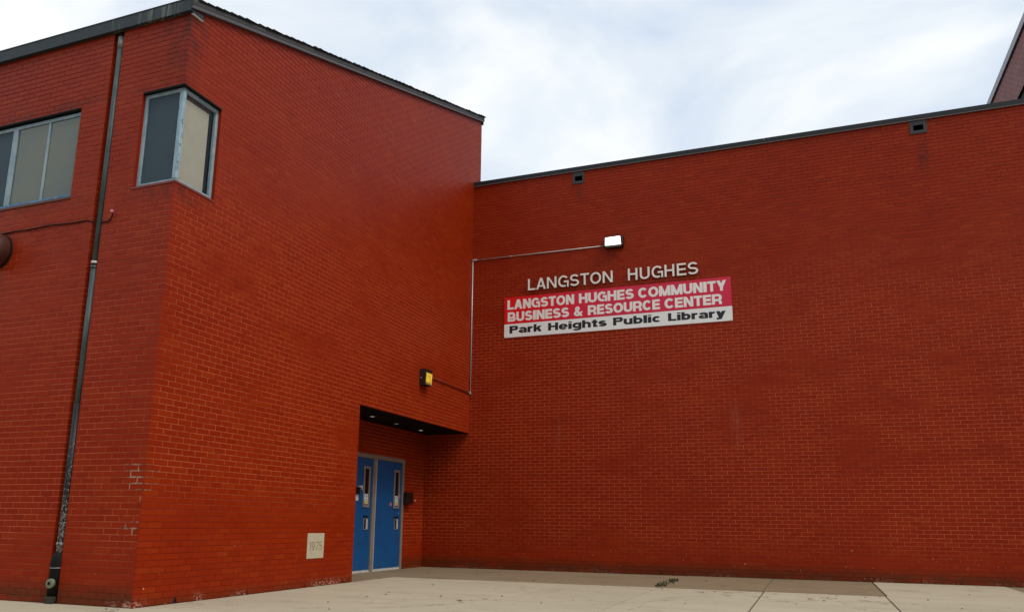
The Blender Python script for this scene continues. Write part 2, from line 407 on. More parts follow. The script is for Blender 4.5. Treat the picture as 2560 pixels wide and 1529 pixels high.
def brick_stuff(name, pl, bricks, mat, parent, parts=None):
    P = P3(pl); V = []; T = []
    for br in bricks:
        V += brick_verts(P, br, prot=(random.random() - .5) * .0016)
        T += [random.random()] * 12
    n = len(bricks); F = (BF[None] + (np.arange(n) * 12)[:, None, None]).reshape(-1, 4)
    if flip(pl): F = F[:, ::-1]
    me = bpy.data.meshes.new(name)
    me.vertices.add(len(V)); me.vertices.foreach_set('co', np.array(V, dtype=np.float32).ravel())
    me.loops.add(F.size); me.loops.foreach_set('vertex_index', F.ravel().astype(np.int32))
    me.polygons.add(len(F)); me.polygons.foreach_set('loop_start', np.arange(0, F.size, 4, dtype=np.int32))
    at = me.attributes.new('tone', 'FLOAT', 'POINT'); at.data.foreach_set('value', T)
    me.materials.append(mat); me.update(calc_edges=True); me.validate(); me.shade_flat()
    o = bpy.data.objects.new(name, me); col.objects.link(o); o.parent = parent; o['kind'] = 'stuff'
    return o

_cache = {}
def brick_single(pl, br, mat, parent):
    a, b, c, da, db = br
    key = (pl[0], pl[2], round(b - a, 4), round(da - c, 4), round(db - c, 4), random.randrange(3), mat.name)
    if key not in _cache:
        P0 = P3((pl[0], 0, pl[2]))
        v = brick_verts(P0, (0, b - a, 0, da - c, db - c), jit=.0006)
        F = BF[:, ::-1] if flip(pl) else BF
        me = bpy.data.meshes.new('brick'); me.from_pydata(v, [], [tuple(int(i) for i in f) for f in F]); me.materials.append(mat)
        at = me.attributes.new('single', 'FLOAT', 'POINT'); at.data.foreach_set('value', [1.0] * 12)
        me.update(); _cache[key] = me
    o = bpy.data.objects.new('brick', _cache[key])
    pr = (random.random() - .5) * .0016
    o.location = P3(pl)(a, c, pr); col.objects.link(o); o.parent = parent
    return o

def panel(mb, pl, u0, u1, z0, z1, holes, mat, n=-.0045):
    P = P3(pl)
    us = sorted({u0, u1, *[min(max(v, u0), u1) for h in holes for v in h[:2]]})
    zs = sorted({z0, z1, *[min(max(v, z0), z1) for h in holes for v in h[2:]]})
    for i in range(len(us) - 1):
        for j in range(len(zs) - 1):
            a, b, c, d = us[i], us[i + 1], zs[j], zs[j + 1]
            if b - a < 1e-6 or d - c < 1e-6: continue
            if any(h[0] <= (a + b) / 2 <= h[1] and h[2] <= (c + d) / 2 <= h[3] for h in holes): continue
            q = [P(a, c, n), P(b, c, n), P(b, d, n), P(a, d, n)]
            mb.poly(q[::-1] if flip(pl) else q, mat)

def visible_rank(pl, bricks, limit):
    P = P3(pl); sc = []
    for i, br in enumerate(bricks):
        a, b, c, da, db = br; q = [project(P(*t, 0)) for t in ((a, c), (b, c), (b, db), (a, da))]
        if any(t is None for t in q): continue
        mx_ = sum(t[0] for t in q) / 4; my = sum(t[1] for t in q) / 4
        if not (6 < mx_ < 2554 and 6 < my < 1523): continue
        ar = .5 * abs(sum(q[k][0] * q[(k + 1) % 4][1] - q[(k + 1) % 4][0] * q[k][1] for k in range(4)))
        sc.append((ar, i))
    sc.sort(reverse=True); return sc[:limit]

# ------------------------------------------------------------ geometry constants
L = 8.60; DA = 1.015; HO = 2.741; LA = 4.342; YB = 0.372; H3 = 8.268; X3 = 15.0; XL = -6.2
slope = (10.034 - 6.977) / (0.366 + 8.568)
line = lambda y: 6.977 + slope * (y + 8.568)

# ============================================================ LEFT BLOCK
bld = thing('school_building', 'tall red painted brick block at left with sloping roof edge, corner window and blue doors', 'building')
F1 = ('y', -L, -1); F2 = ('x', 0.0, 1); FD = ('x', -DA, 1); F3 = ('y', 0.0, -1)
CW1 = (-.640, .3, 4.762, 5.992); CW2 = (-L - .3, -7.957, 4.762, 5.992)
LW = (-4.25, -1.650, 4.793, 5.990); CHASE = (-1.230, -1.068, -1, 7.0)
holes1 = [CW1, LW, CHASE]
ALC = (-LA, .5, -1, HO)
CS = (-5.560, -5.150, .389, .739)
holes2 = [CW2, ALC, CS]
WTOP = 6.96

def add_bricks(walls, budget):
    cand = []
    for wi, (pl, bricks, mat, wall) in enumerate(walls):
        for ar, i in visible_rank(pl, bricks, budget): cand.append((ar, wi, i))
    cand.sort(reverse=True); chosen = {}
    for ar, wi, i in cand[:budget]: chosen.setdefault(wi, set()).add(i)
    for wi, (pl, bricks, mat, wall) in enumerate(walls):
        ch = chosen.get(wi, set())
        for i in sorted(ch): brick_single(pl, bricks[i], mat, wall)
        rest = [b for i, b in enumerate(bricks) if i not in ch]
        if rest: brick_stuff('brickwork', pl, rest, mat, wall)

# front wall F1
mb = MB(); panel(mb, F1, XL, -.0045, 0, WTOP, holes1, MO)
P = P3(F1)
x0, x1 = CHASE[:2]     # chase: recess that carries the downspout
mb.poly([(x0 - .004, -L + .10, 0), (x1 + .004, -L + .10, 0), (x1 + .004, -L + .10, WTOP), (x0 - .004, -L + .10, WTOP)], MO)
front_wall = mb.build('wall', bld)
b1 = lay(XL, 0, 0, WTOP, holes1, 0.0)
# side wall F2
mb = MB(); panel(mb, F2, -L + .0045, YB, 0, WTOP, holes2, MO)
mb.poly([(-.0045, -L + .0045, WTOP), (-.0045, YB, WTOP), (-.0045, YB, line(YB) + .05), (-.0045, -L + .0045, line(-L) + .05)], MO)
side_wall = mb.build('wall', bld)
b2 = lay(-L, YB, 0, 10.3, holes2, -L + BL / 2, lambda y: line(y) + .05)
# door wall
DH = (-3.20, -.903, 0, 2.144)
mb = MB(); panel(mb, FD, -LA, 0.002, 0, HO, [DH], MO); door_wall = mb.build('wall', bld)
bd = lay(-LA, 0, 0, HO, [DH], 0.02)
# chase jambs (brick returns)
mb = MB()
jl = ('x', x0, 1); jr = ('x', x1, -1)
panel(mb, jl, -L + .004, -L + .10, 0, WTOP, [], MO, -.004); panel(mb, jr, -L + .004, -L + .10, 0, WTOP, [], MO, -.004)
chase_wall = mb.build('wall', bld)
bj = lay(-L + .001, -L + .10, 0, WTOP, [], -L, None)
add_bricks([(F1, b1, BR, front_wall), (F2, b2, BR, side_wall), (FD, bd, BR, door_wall), (jl, bj, BR, chase_wall), (jr, bj, BR, chase_wall)], 300)

# alcove end wall, far end wall, left end, opening reveals
mb = MB()
mb.box((-DA, -LA - .1, 0), (-.012, -LA, HO), MO)
mb.poly([(-.007, YB, 0), (XL, YB, 0), (XL, YB, line(YB) + .04), (-.007, YB, line(YB) + .04)], MO)
mb.poly([(XL, YB, 0), (XL, -L, 0), (XL, -L, WTOP), (XL, YB, line(YB) + .04)], MO)
for (ua, ub, za, zb) in (CW1, LW):
    ub = min(ub, -.05) if ua > -1 else ub
    d = .30
    mb.poly([(ua, -L + .003, za), (ua, -L + .003, zb), (ua, -L + d, zb), (ua, -L + d, za)], BR)
    mb.poly([(ua, -L + .003, zb), (ub + .05, -L + .003, zb), (ub + .05, -L + d, zb), (ua, -L + d, zb)], BR)
    mb.poly([(ua, -L + .003, za), (ua, -L + d, za), (ub + .05, -L + d, za), (ub + .05, -L + .003, za)], BR)
    if ua < -1: mb.poly([(ub, -L + .003, za), (ub, -L + d, za), (ub, -L + d, zb), (ub, -L + .003, zb)], BR)
y1 = CW2[1]
mb.poly([(-.003, y1, CW2[2]), (-.003, y1, CW2[3]), (-.07, y1, CW2[3]), (-.07, y1, CW2[2])], BR); mb.poly([(-.07, y1, CW2[2]), (-.07, y1, CW2[3]), (-.4, y1, CW2[3]), (-.4, y1, CW2[2])], BLACK)  # inner reveal coloured black, standing in for the shade beside the blind
mb.poly([(-.003, -L + .3, CW2[3]), (-.003, y1, CW2[3]), (-.3, y1, CW2[3]), (-.3, -L + .3, CW2[3])], BR)
mb.poly([(-.003, -L + .3, CW2[2]), (-.3, -L + .3, CW2[2]), (-.3, y1, CW2[2]), (-.003, y1, CW2[2])], BR)
mb.build('wall', bld)
# soffit
mb = MB(); mb.box((-DA, -LA, HO), (-.010, -.002, HO + .12), SOFF); mb.build('soffit', bld)
# black strips along the window heads
mb = MB(); mb.box((-.640, -L - .002, 5.972), (-.004, -L + .06, 5.992), BLACK); mb.box((-.06, -L + .06, 5.972), (.002, y1, 5.992), BLACK)
mb.box((LW[0], -L - .002, 5.972), (LW[1], -L + .06, 5.990), BLACK); mb.build('window_head_strip', bld)
# roof
mb = MB()
def roofz(y): return line(y) + .135
mb.hexa([(XL, -L - .05, roofz(-L) - .1), (.06, -L - .05, roofz(-L) - .1), (.06, YB + .02, roofz(YB) - .1), (XL, YB + .02, roofz(YB) - .1),
         (XL, -L - .05, roofz(-L - .05) - .02), (.055, -L - .05, roofz(-L - .05) - .02), (.055, YB + .02, roofz(YB) - .02), (XL, YB + .02, roofz(YB) - .02)], ROOFM)
roof = mb.build('roof', bld)
# shingle edge: overlapping courses with a stepped rim
n_sh = 66; step = (YB + L) / n_sh
for i in range(n_sh):
    ya = -L + .04 + i * step; yb = ya + step * 1.12
    t = random.uniform(.018, .032); q = random.uniform(-.006, .012)
    mb = MB(); za, zb = roofz(ya) - .02, roofz(yb) - .02
    mb.hexa([(-.25, ya, za), (.075 + q, ya, za), (.075 + q, yb, zb), (-.25, yb, zb),
             (-.25, ya, za + t), (.075 + q, ya, za + t), (.075 + q, yb, zb + t * .35), (-.25, yb, zb + t * .35)], SHING)
    mb.build('shingle', roof)
# fascia on the side (rake) in three lengths
fy = [-L - .045, -5.32, .02, YB + .02]
for i in range(3):
    ya, yb = fy[i], fy[i + 1] - .008
    mb = MB()
    za, zb = line(ya), line(yb)
    mb.hexa([(-.012, ya, za), (.055, ya, za), (.055, yb, zb), (-.012, yb, zb),
             (-.012, ya, za + .118), (.055, ya, za + .118), (.055, yb, zb + .118), (-.012, yb, zb + .118)], FASC)
    mb.build('rake_fascia', bld)
mb = MB(); mb.box((-.012, YB + .002, line(YB) - .06), (.03, YB + .03, line(YB) + .12), BLACK); mb.build('fascia_end_cap', bld)
# front gutter
seams = [XL, -4.3, -1.18, .030]
for i in range(3):
    mb = MB(); mb.box((seams[i] + .002, -L - .055, 6.925), (seams[i + 1], -L + .01, 7.082), SLATE); mb.build('gutter_fascia', bld)
mb = MB(); mb.box((XL, -L - .060, 7.082), (.034, -L + .01, 7.096), COPE); mb.build('gutter_lip', bld)
mb = MB()
mb.hexa([(-.002, -L - .01, 6.912), (.026, -L - .01, 6.912), (.026, -8.435, 6.905), (-.002, -8.435, 6.905),
         (-.002, -L - .01, 6.955), (.026, -L - .01, 6.955), (.026, -8.435, 6.985), (-.002, -8.435, 6.985)], SLATE)
mb.box((-.002, -L - .01, 6.902), (.030, -8.44, 6.909), BRIGHT)
mb.build('gutter_return', bld)

# ---- corner window
def bar(mb, a, b, m): mb.box(a, b, m)
D = .045
mb = MB()
Y = -L + D; Xw = -D
z0, z1 = 4.766, 5.972
fw = .045
mb.box((-.640, Y, z0), (-.640 + fw, Y + .04, z1), WFR)
mb.box((-.640 + fw, Y, z1 - fw), (Xw, Y + .04, z1), WFR)
mb.box((-.640 + fw, Y, z0), (Xw, Y + .04, z0 + fw), WFR)
mb.box((Xw - .04, Y + .04, z1 - fw), (Xw, y1, z1), WFR)
mb.box((Xw - .04, Y + .04, z0), (Xw, y1, z0 + fw), WFR)
mb.box((Xw - .04, y1 - fw, z0 + fw), (Xw, y1, z1 - fw), WFR)
win = mb.build('window', bld, bevel=.003)
mb = MB(); mb.box((Xw - .055, Y - .003, z0 + fw), (Xw + .003, Y + .045, z1 - fw), WPOST); mb.build('corner_post', win, bevel=.004)
mb = MB(); mb.box((-.640 + fw, Y + .020, z0 + fw), (Xw - .055, Y + .030, z1 - fw), SCREEN); tag(mb.build('pane', win), 'dark blue grey screened pane')
mb = MB(); mb.box((Xw - .034, Y + .045, z0 + fw), (Xw - .028, y1 - fw, z1 - fw), GLASS); mb.build('pane', win)
mb = MB(); mb.box((-.40, Y + .05, z0 + .01), (-.34, y1 - .01, z1 - .01), BLACK); mb.box((-.36, y1 + .005, z0), (-.05, y1 + .015, z1), BLACK); mb.build('dark_room', win)
mb = MB(); nb = 42; zb0, zb1 = z0 + .012, z1 - .095
for i in range(nb):
    za = zb0 + (zb1 - zb0) * i / nb; zb = zb0 + (zb1 - zb0) * (i + .995) / nb
    ya, yb = Y + .05, y1 - .110
    mb.hexa([(-.098, ya, za), (-.0925, ya, za), (-.0925, yb, za), (-.098, yb, za), (-.100, ya, zb), (-.0945, ya, zb), (-.0945, yb, zb), (-.100, yb, zb)], BLIND)
bl_ = mb.build('blind', win); bl_['kind'] = 'stuff'

# ---- left window
mb = MB(); z0, z1 = 4.797, 5.955; ua, ub = LW[0], LW[1] - .004
mb.box((ua, Y, z1 - .045), (ub, Y + .04, z1), WFR)
mb.box((ub - .045, Y, z0 + .26), (ub, Y + .04, z1 - .045), WFR)
mb.box((ub - .045, Y, z0 + .05), (ub, Y + .04, z0 + .26), WFR)
mb.box((-2.885, Y - .004, z0 + .05), (-2.800, Y + .04, z1 - .045), WFR)
mb.box((-2.250, Y + .002, z0 + .05), (-2.215, Y + .036, z1 - .045), WFR)
win2 = mb.build('window', bld, bevel=.003)
mb = MB(); mb.box((ua, Y - .002, z0), (ub, Y + .04, z0 + .05), WSILL); mb.build('sill_rail', win2, bevel=.003)
mb = MB(); mb.box((ub - .0448, Y - .003, z0 + .10), (ub - .012, Y + .001, z0 + .55), WSILL); mb.build('blue_paint_strip', win2)
for a, b, m in ((-2.215, ub - .045, PANE), (-2.800, -2.250, PANE), (ua, -2.885, SCREEN)):
    mb = MB(); mb.box((a, Y + .015, z0 + .05), (b, Y + .024, z1 - .045), m)
    o = mb.build('pane', win2)
    if m is SCREEN: tag(o, 'dark blue pane')
for zc in (z1 - .09, z0 + .60, z0 + .13):
    mb = MB(); mb.box((ub - .035, Y - .012, zc - .018), (ub - .005, Y, zc + .018), BLACK); mb.build('hinge', win2)
mb = MB(); mb.box((ua, -L - .012, z0 - .035), (ub + .02, -L + D, z0 - .002), simple('stained sill', (.12, .045, .03), .6)); mb.build('sill', bld, bevel=.003)
mb = MB(); mb.box((-.660, -L - .008, 4.735), (0.008, -L + D, 4.760), REDMETAL); mb.box((-D, -L + D, 4.735), (.008, -7.94, 4.760), REDMETAL); mb.build('sill', bld)

# ---- doors
xw = -DA
def dbox(mb, y0, y1_, z0, z1, n0, n1, m): mb.box((xw + n0, y0, z0), (xw + n1, y1_, z1), m)
mb = MB()
dbox(mb, -3.20, -.903, 2.066, 2.144, -.10, .012, FRAMEM)
dbox(mb, -.975, -.903, .0, 2.066, -.10, .012, FRAMEM)
dbox(mb, -3.20, -3.13, .0, 2.066, -.10, .012, FRAMEM)
dbox(mb, -2.126, -2.024, .0, 2.066, -.10, .016, FRAMEM)
dbox(mb, -3.13, -.975, .0, .018, -.10, .014, BRIGHT)
df = mb.build('door_frame', bld, bevel=.003)
def leaf(y0, y1_, ly0, py0, label):
    mb = MB(); dbox(mb, y0, y1_, .045, 2.060, -.05, -.006, BLUE); d = tag(mb.build('door', bld, bevel=.002), label)
    mb = MB(); dbox(mb, y0, y1_, .018, .043, -.045, -.002, BRIGHT); mb.build('door_sweep', d)
    a, b, c, e_ = ly0, ly0 + .230, 1.163, 1.915; t = .045
    mb = MB()
    dbox(mb, a, a + t, c, e_, -.004, .010, ALU); dbox(mb, b - t, b, c, e_, -.004, .010, ALU)
    dbox(mb, a + t, b - t, e_ - t, e_, -.004, .010, ALU); dbox(mb, a + t, b - t, c, c + t, -.004, .010, ALU)
    mb.build('lite_frame', d, bevel=.002)
    mb = MB(); dbox(mb, a + t, b - t, c + t, e_ - t, -.0055, -.001, DARKGL); mb.build('pane', d)
    s0 = a + t + .006
    mb = MB(); dbox(mb, s0, b - t - .004, c + .06, c + .245, .001, .0016, PAPER)
    dbox(mb, s0 + .008, b - t - .014, c + .065, c + .125, .0018, .0022, YEL)
    cy, cz = (s0 + b - t) / 2, c + .205
    n = 16
    for k in range(n):
        if k == 3: continue
        t0, t1 = 2 * math.pi * k / n, 2 * math.pi * (k + 1) / n
        mb.poly([(xw + .0022, cy + r * math.cos(q), cz + r * math.sin(q)) for r, q in ((.026, t0), (.034, t0), (.034, t1), (.026, t1))], TEAL)
    mb.poly([(xw + .0023, cy + r * math.cos(q), cz + .002 + r * math.sin(q)) for r, q in [(.013, 2 * math.pi * k / 10) for k in range(10)]], TEAL)
    for dz in (0, .012): dbox(mb, cy - .028, cy + .026, c + .138 + dz, c + .145 + dz, .0018, .0022, TEAL)
    mb.build('sticker', d)
    mb = MB(); a, b = py0, py0 + .135
    dbox(mb, a, b, .760, .775, -.004, .008, ALU); dbox(mb, a, b, .950, .968, -.004, .008, ALU)
    dbox(mb, a, a + .018, .775, .950, -.004, .008, ALU); dbox(mb, a + .085, b, .775, .950, -.004, .012, BRIGHT)
    dbox(mb, a + .018, a + .085, .775, .950, -.005, -.001, BLACK)
    dbox(mb, a - .01, b + .006, .985, 1.010, -.004, .02, BLACK)
    mb.build('handle', d)
    return d
dr = leaf(-2.020, -.980, -1.308, -1.240, 'blue door leaf nearest the wall corner')
dl = leaf(-3.125, -2.130, -2.454, -2.392, 'blue door leaf half hidden by the brick pier')
mb = MB(); dbox(mb, -2.022, -2.008, .05, 2.06, -.004, .019, BRIGHT); mb.build('weatherstrip', df)
mb = MB(); dbox(mb, -1.434, -1.368, 1.215, 1.275, -.004, -.003, PINK); dbox(mb, -1.415, -1.385, 1.245, 1.262, -.0028, -.0022, RED); mb.build('sticker', dr)
def disc(mb, y, z, r, n, m, nn=14): mb.poly([(xw + n, y + r * math.cos(2 * math.pi * k / nn), z + r * math.sin(2 * math.pi * k / nn)) for k in range(nn)], m)
mb = MB(); disc(mb, -1.075, 1.405, .032, .0115, PINK); disc(mb, -1.075, 1.405, .014, .012, RED); mb.build('sticker', dr)
mb = MB(); disc(mb, -1.07, 1.075, .010, -.004, PAPER); mb.build('sticker', dr)
mb = MB(); dbox(mb, -2.70, -2.60, 1.395, 1.520, -.005, .03, BLACK); dbox(mb, -2.66, -2.545, 1.515, 1.545, -.002, .05, BRIGHT); dbox(mb, -2.575, -2.55, 1.475, 1.52, .01, .05, BRIGHT)
mb.build('door_lock', dl)
mb = MB(); dbox(mb, -2.70, -2.60, 1.28, 1.385, -.005, -.002, PAPER); dbox(mb, -2.66, -2.62, 1.345, 1.353, -.0015, -.001, BLET); mb.build('notice', dl)
# dark void behind doors
mb = MB(); mb.box((xw - .12, -3.25, 0), (xw - .11, -.88, 2.2), BLACK); mb.build('door_backing', bld)

# ---- cornerstone
# block grotesque lettering drawn from strokes: each glyph is a list of outlines in [0,w] x [0,h]
def G_rect(x0, x1, z0, z1): return [(x0, z0), (x1, z0), (x1, z1), (x0, z1)]
def se(c, p=2.06): return math.copysign(abs(c) ** (2 / p), c)
def G_arc(cx, cz, rx, rz, tx, tz, a0, a1, n=26):
    o_, i_ = [], []
    for k in range(n + 1):
        a = math.radians(a0 + (a1 - a0) * k / n); c, s_ = se(math.cos(a)), se(math.sin(a))
        o_.append((cx + rx * c, cz + rz * s_)); i_.append((cx + (rx - tx) * c, cz + (rz - tz) * s_))
    return [[o_[k], o_[k + 1], i_[k + 1], i_[k]] for k in range(n)]
def G_diag(x0, z0, x1, z1, t): return [(x0 - t / 2, z0), (x0 + t / 2, z0), (x1 + t / 2, z1), (x1 - t / 2, z1)]
def G_ess(w, h, t, q):
    m_ = h * .5; top = (h - m_ + q / 2) / 2; bot = (m_ + q / 2) / 2
    return G_arc(w / 2, h - top, w * .47, top, t, q, 22, 270) + G_arc(w / 2, bot, w / 2, bot, t, q, 90, -158)
def glyph(c, w, h, t, q):
    X = h * .76; R = G_rect; m_ = h * .5
    if c == 'L': return [R(0, t, 0, h), R(t, w, 0, q)]
    if c == 'A': d = t * 1.05; return [G_diag(d / 2, 0, w / 2 - d * .05, h, d), G_diag(w - d / 2, 0, w / 2 + d * .05, h, d), R(w * .24, w * .76, h * .22, h * .22 + q * .9)]
    if c == 'N': return [R(0, t, 0, h), R(w - t, w, 0, h), G_diag(w - t * .55, 0, t * .55, h, t * 1.1)]
    if c == 'M': return [R(0, t, 0, h), R(w - t, w, 0, h), G_diag(w / 2, 0, t * .55, h, t * 1.05), G_diag(w / 2, 0, w - t * .55, h, t * 1.05)]
    if c == 'T': return [R(w / 2 - t / 2, w / 2 + t / 2, 0, h - q), R(0, w, h - q, h)]
    if c == 'I' or c == 'l': return [R(0, w, 0, h)]
    if c == 'H': return [R(0, t, 0, h), R(w - t, w, 0, h), R(t, w - t, m_ - q / 2 + h * .02, m_ + q / 2 + h * .02)]
    if c == 'E': return [R(0, t, 0, h), R(t, w, 0, q), R(t, w * .98, h - q, h), R(t, w * .94, m_ - q / 2, m_ + q / 2)]
    if c == 'O': return G_arc(w / 2, m_, w / 2, m_, t, q, 0, 360, 40)
    if c == 'C': return G_arc(w / 2, m_, w / 2, m_, t, q, 38, 322, 34)
    if c == 'G': return G_arc(w / 2, m_, w / 2, m_, t, q, 38, 300, 34) + [R(w * .54, w, h * .39, h * .39 + q), R(w - t * .85, w, 0, h * .39)]
    if c == 'U': return [R(0, t, h * .35, h), R(w - t, w, h * .35, h)] + G_arc(w / 2, h * .35, w / 2, h * .35, t, q, 180, 360)
    if c == 'S' or c == 's': return G_ess(w, h if c == 'S' else X, t, q)
    if c == 'Y': return [R(w / 2 - t / 2, w / 2 + t / 2, 0, h * .42), G_diag(w / 2 - t * .05, h * .38, t * .58, h, t * 1.12), G_diag(w / 2 + t * .05, h * .38, w - t * .58, h, t * 1.12)]
    if c in 'PRB':
        zt = h * .56 if c == 'P' else h * .52; r = (h - zt + q) / 2 if c != 'P' else (h - h * .40) / 2; cz = h - r; x1 = w * .95 if c == 'B' else w
        g = [R(0, t, 0, h), R(t, x1 - r, h - q, h), R(t, x1 - r, cz - r, cz - r + q)] + G_arc(x1 - r, cz, r, r, t, q, 90, -90, 16)
        if c == 'R': g += [R(w - t * 1.02, w * .99, 0, (cz - r) * .72), G_diag(w - t * .55, (cz - r) * .70, w - t * 1.0, cz - r + q * .5, t)]
        if c == 'B': r2 = (cz - r + q) / 2; g += [R(t, w - r2, 0, q)] + G_arc(w - r2, r2, r2, r2, t, q, 90, -90, 16)
        return g
    if c == '&': return G_arc(w * .42, h * .76, w * .27, h * .24, t * .8, q * .8, 0, 360, 26) + G_arc(w * .38, h * .28, w * .38, h * .28, t * .9, q * .9, 70, 335, 26) + [G_diag(w * .88, 0, w * .27, h * .66, t * 1.1), G_diag(w * .70, h * .16, w * .93, h * .46, t * .8)]
    if c == 'a': return [R(w - t, w, 0, X * .66)] + G_arc(w / 2, X * .60, w / 2, X * .40, t, q, 0, 160, 18) + G_arc(w * .45, X * .29, w * .45, X * .29, t, q * .85, 60, 330, 26)
    if c == 'r': return [R(0, t, 0, X)] + G_arc(w * .95, X * .62, w * .95 - t * .2, X * .38, t, q, 90, 165, 12)
    if c == 'k': return [R(0, t, 0, h), G_diag(t * .9, X * .38, w - t * .6, X, t * 1.1), G_diag(w - t * .58, 0, t * 1.45, X * .62, t * 1.1)]
    if c == 'e': return G_arc(w / 2, X / 2, w / 2, X / 2, t, q * .9, 0, 322, 32) + [R(t * .6, w * .98, X / 2 - q * .42, X / 2 + q * .34)]
    if c == 'i': return [R(0, w, 0, X), R(0, w, h * .86, h)]
    if c == 'g': return [R(w - t, w, h * -.02, X)] + G_arc((w - t * .3) / 2, X * .53, (w - t * .3) / 2, X * .47, t, q, 40, 320, 26) + G_arc(w / 2, h * -.02, w / 2, h * .24, t, q, 0, -160, 18)
    if c == 'h': return [R(0, t, 0, h), R(w - t, w, 0, X * .6)] + G_arc(w / 2, X * .6, w / 2, X * .4, t, q, 0, 180, 18)
    if c == 'u': return [R(0, t, X * .4, X), R(w - t, w, 0, X)] + G_arc(w / 2, X * .4, w / 2, X * .4, t, q, 180, 360, 18)
    if c == 't': return [R(w * .25, w * .25 + t, 0, h * .95), R(0, w, X - q, X), R(w * .25 + t, w, 0, q)]
    if c == 'b': return [R(0, t, 0, h)] + G_arc(w / 2 + t * .1, X / 2, w / 2 - t * .1, X / 2, t, q, -145, 145, 28)
    if c == 'c': return G_arc(w / 2, X / 2, w / 2, X / 2, t, q, 40, 320, 26)
    if c == 'y': return [G_diag(w / 2 - t * .1, 0, t * .58, X, t * 1.12), G_diag(w * .34, h * -.24, w - t * .58, X, t * 1.12), R(w * .06, w * .34, h * -.26, h * -.26 + q)]
    if c == '1': return [R(w * .5, w * .5 + t, 0, h), G_diag(w * .2, h * .74, w * .55, h * .93, t)]
    if c == '9': return G_arc(w / 2, h * .66, w / 2, h * .34, t, q, 0, 360, 28) + G_arc(w / 2, h * .5, w / 2, h * .5, t, q, 0, -140, 20)
    if c == '7': return [R(0, w, h - q, h), G_diag(w * .35, 0, w - t * .5, h - q, t)]
    if c == '5': return [R(w * .08, w * .95, h - q, h), R(w * .08, w * .08 + t, h * .48, h - q)] + G_arc(w / 2, h * .31, w / 2, h * .31, t, q, 140, -150, 26)
    return [R(0, w, 0, h)]
WID = dict(L=.56, A=.74, N=.70, G=.76, S=.66, T=.62, O=.78, H=.70, U=.70, E=.60, C=.73, M=.86, I=.25, Y=.70, B=.70, R=.71, P=.66)
WID.update({'&': .74, 'a': .62, 'r': .42, 'k': .62, 'e': .62, 'i': .24, 'g': .62, 'h': .60, 't': .40, 's': .58, 'u': .60, 'b': .62, 'l': .24, 'c': .58, 'y': .64})
def glyph_mesh(name, pl, items, d0, d1, mat, parent, side=None):
    """items: (polys, u, z).  strokes are staggered in depth by .12 mm so that crossings never share a plane"""
    P = P3(pl); V = []; F = []; MI = []
    for polys, u, z in items:
        for si, pg in enumerate(polys):
            ar = sum(pg[k][0] * pg[(k + 1) % len(pg)][1] - pg[(k + 1) % len(pg)][0] * pg[k][1] for k in range(len(pg)))
            if ar < 0: pg = pg[::-1]
            d = d1 + .00012 * (si % 9); b = len(V); n = len(pg)
            V += [P(u + x, z + y, d) for x, y in pg] + [P(u + x, z + y, d0) for x, y in pg]
            fr = tuple(range(b, b + n)); sides = [(b + k, b + n + k, b + n + (k + 1) % n, b + (k + 1) % n) for k in range(n)]
            if flip(pl): fr = fr[::-1]; sides = [q_[::-1] for q_ in sides]
            F.append(fr); MI.append(0); F += sides; MI += [1 if side else 0] * n
    me = bpy.data.meshes.new(name); me.from_pydata(V, [], F); me.materials.append(mat)
    if side: me.materials.append(side)
    me.polygons.foreach_set('material_index', MI); me.update()
    o = bpy.data.objects.new(name, me); col.objects.link(o); o.parent = parent; return o
def letters(s_, pl, u0, u1, z0, z1, d0, d1, mat, parent, t, q, gap, name='printed_letter'):
    h = z1 - z0; fixed = gap * (len(s_) - 1); nat = sum(WID[c] for c in s_); k = (u1 - u0 - fixed) / nat
    u = u0
    for c in s_:
        w_ = WID[c] * k
        if c in 'Iil': w_ = max(w_, t)
        glyph_mesh(name, pl, [(glyph(c, w_, h, t, q), u, z0)], d0, d1, mat, parent); u += WID[c] * k + gap
mb = MB(); mb.box((-.06, CS[0], CS[2]), (.004, CS[1], CS[3]), STONE); cs = tag(mb.build('cornerstone', bld, bevel=.004), 'pale stone block carved 1975')
for ch, u0_, u1_ in (('1', -5.512, -5.470), ('9', -5.455, -5.385), ('7', -5.365, -5.290), ('5', -5.272, -5.200)):
    glyph_mesh('numeral', F2, [(glyph(ch, u1_ - u0_, .117, .016, .012), u0_, .505)], .003, .0046, CARVE, cs)

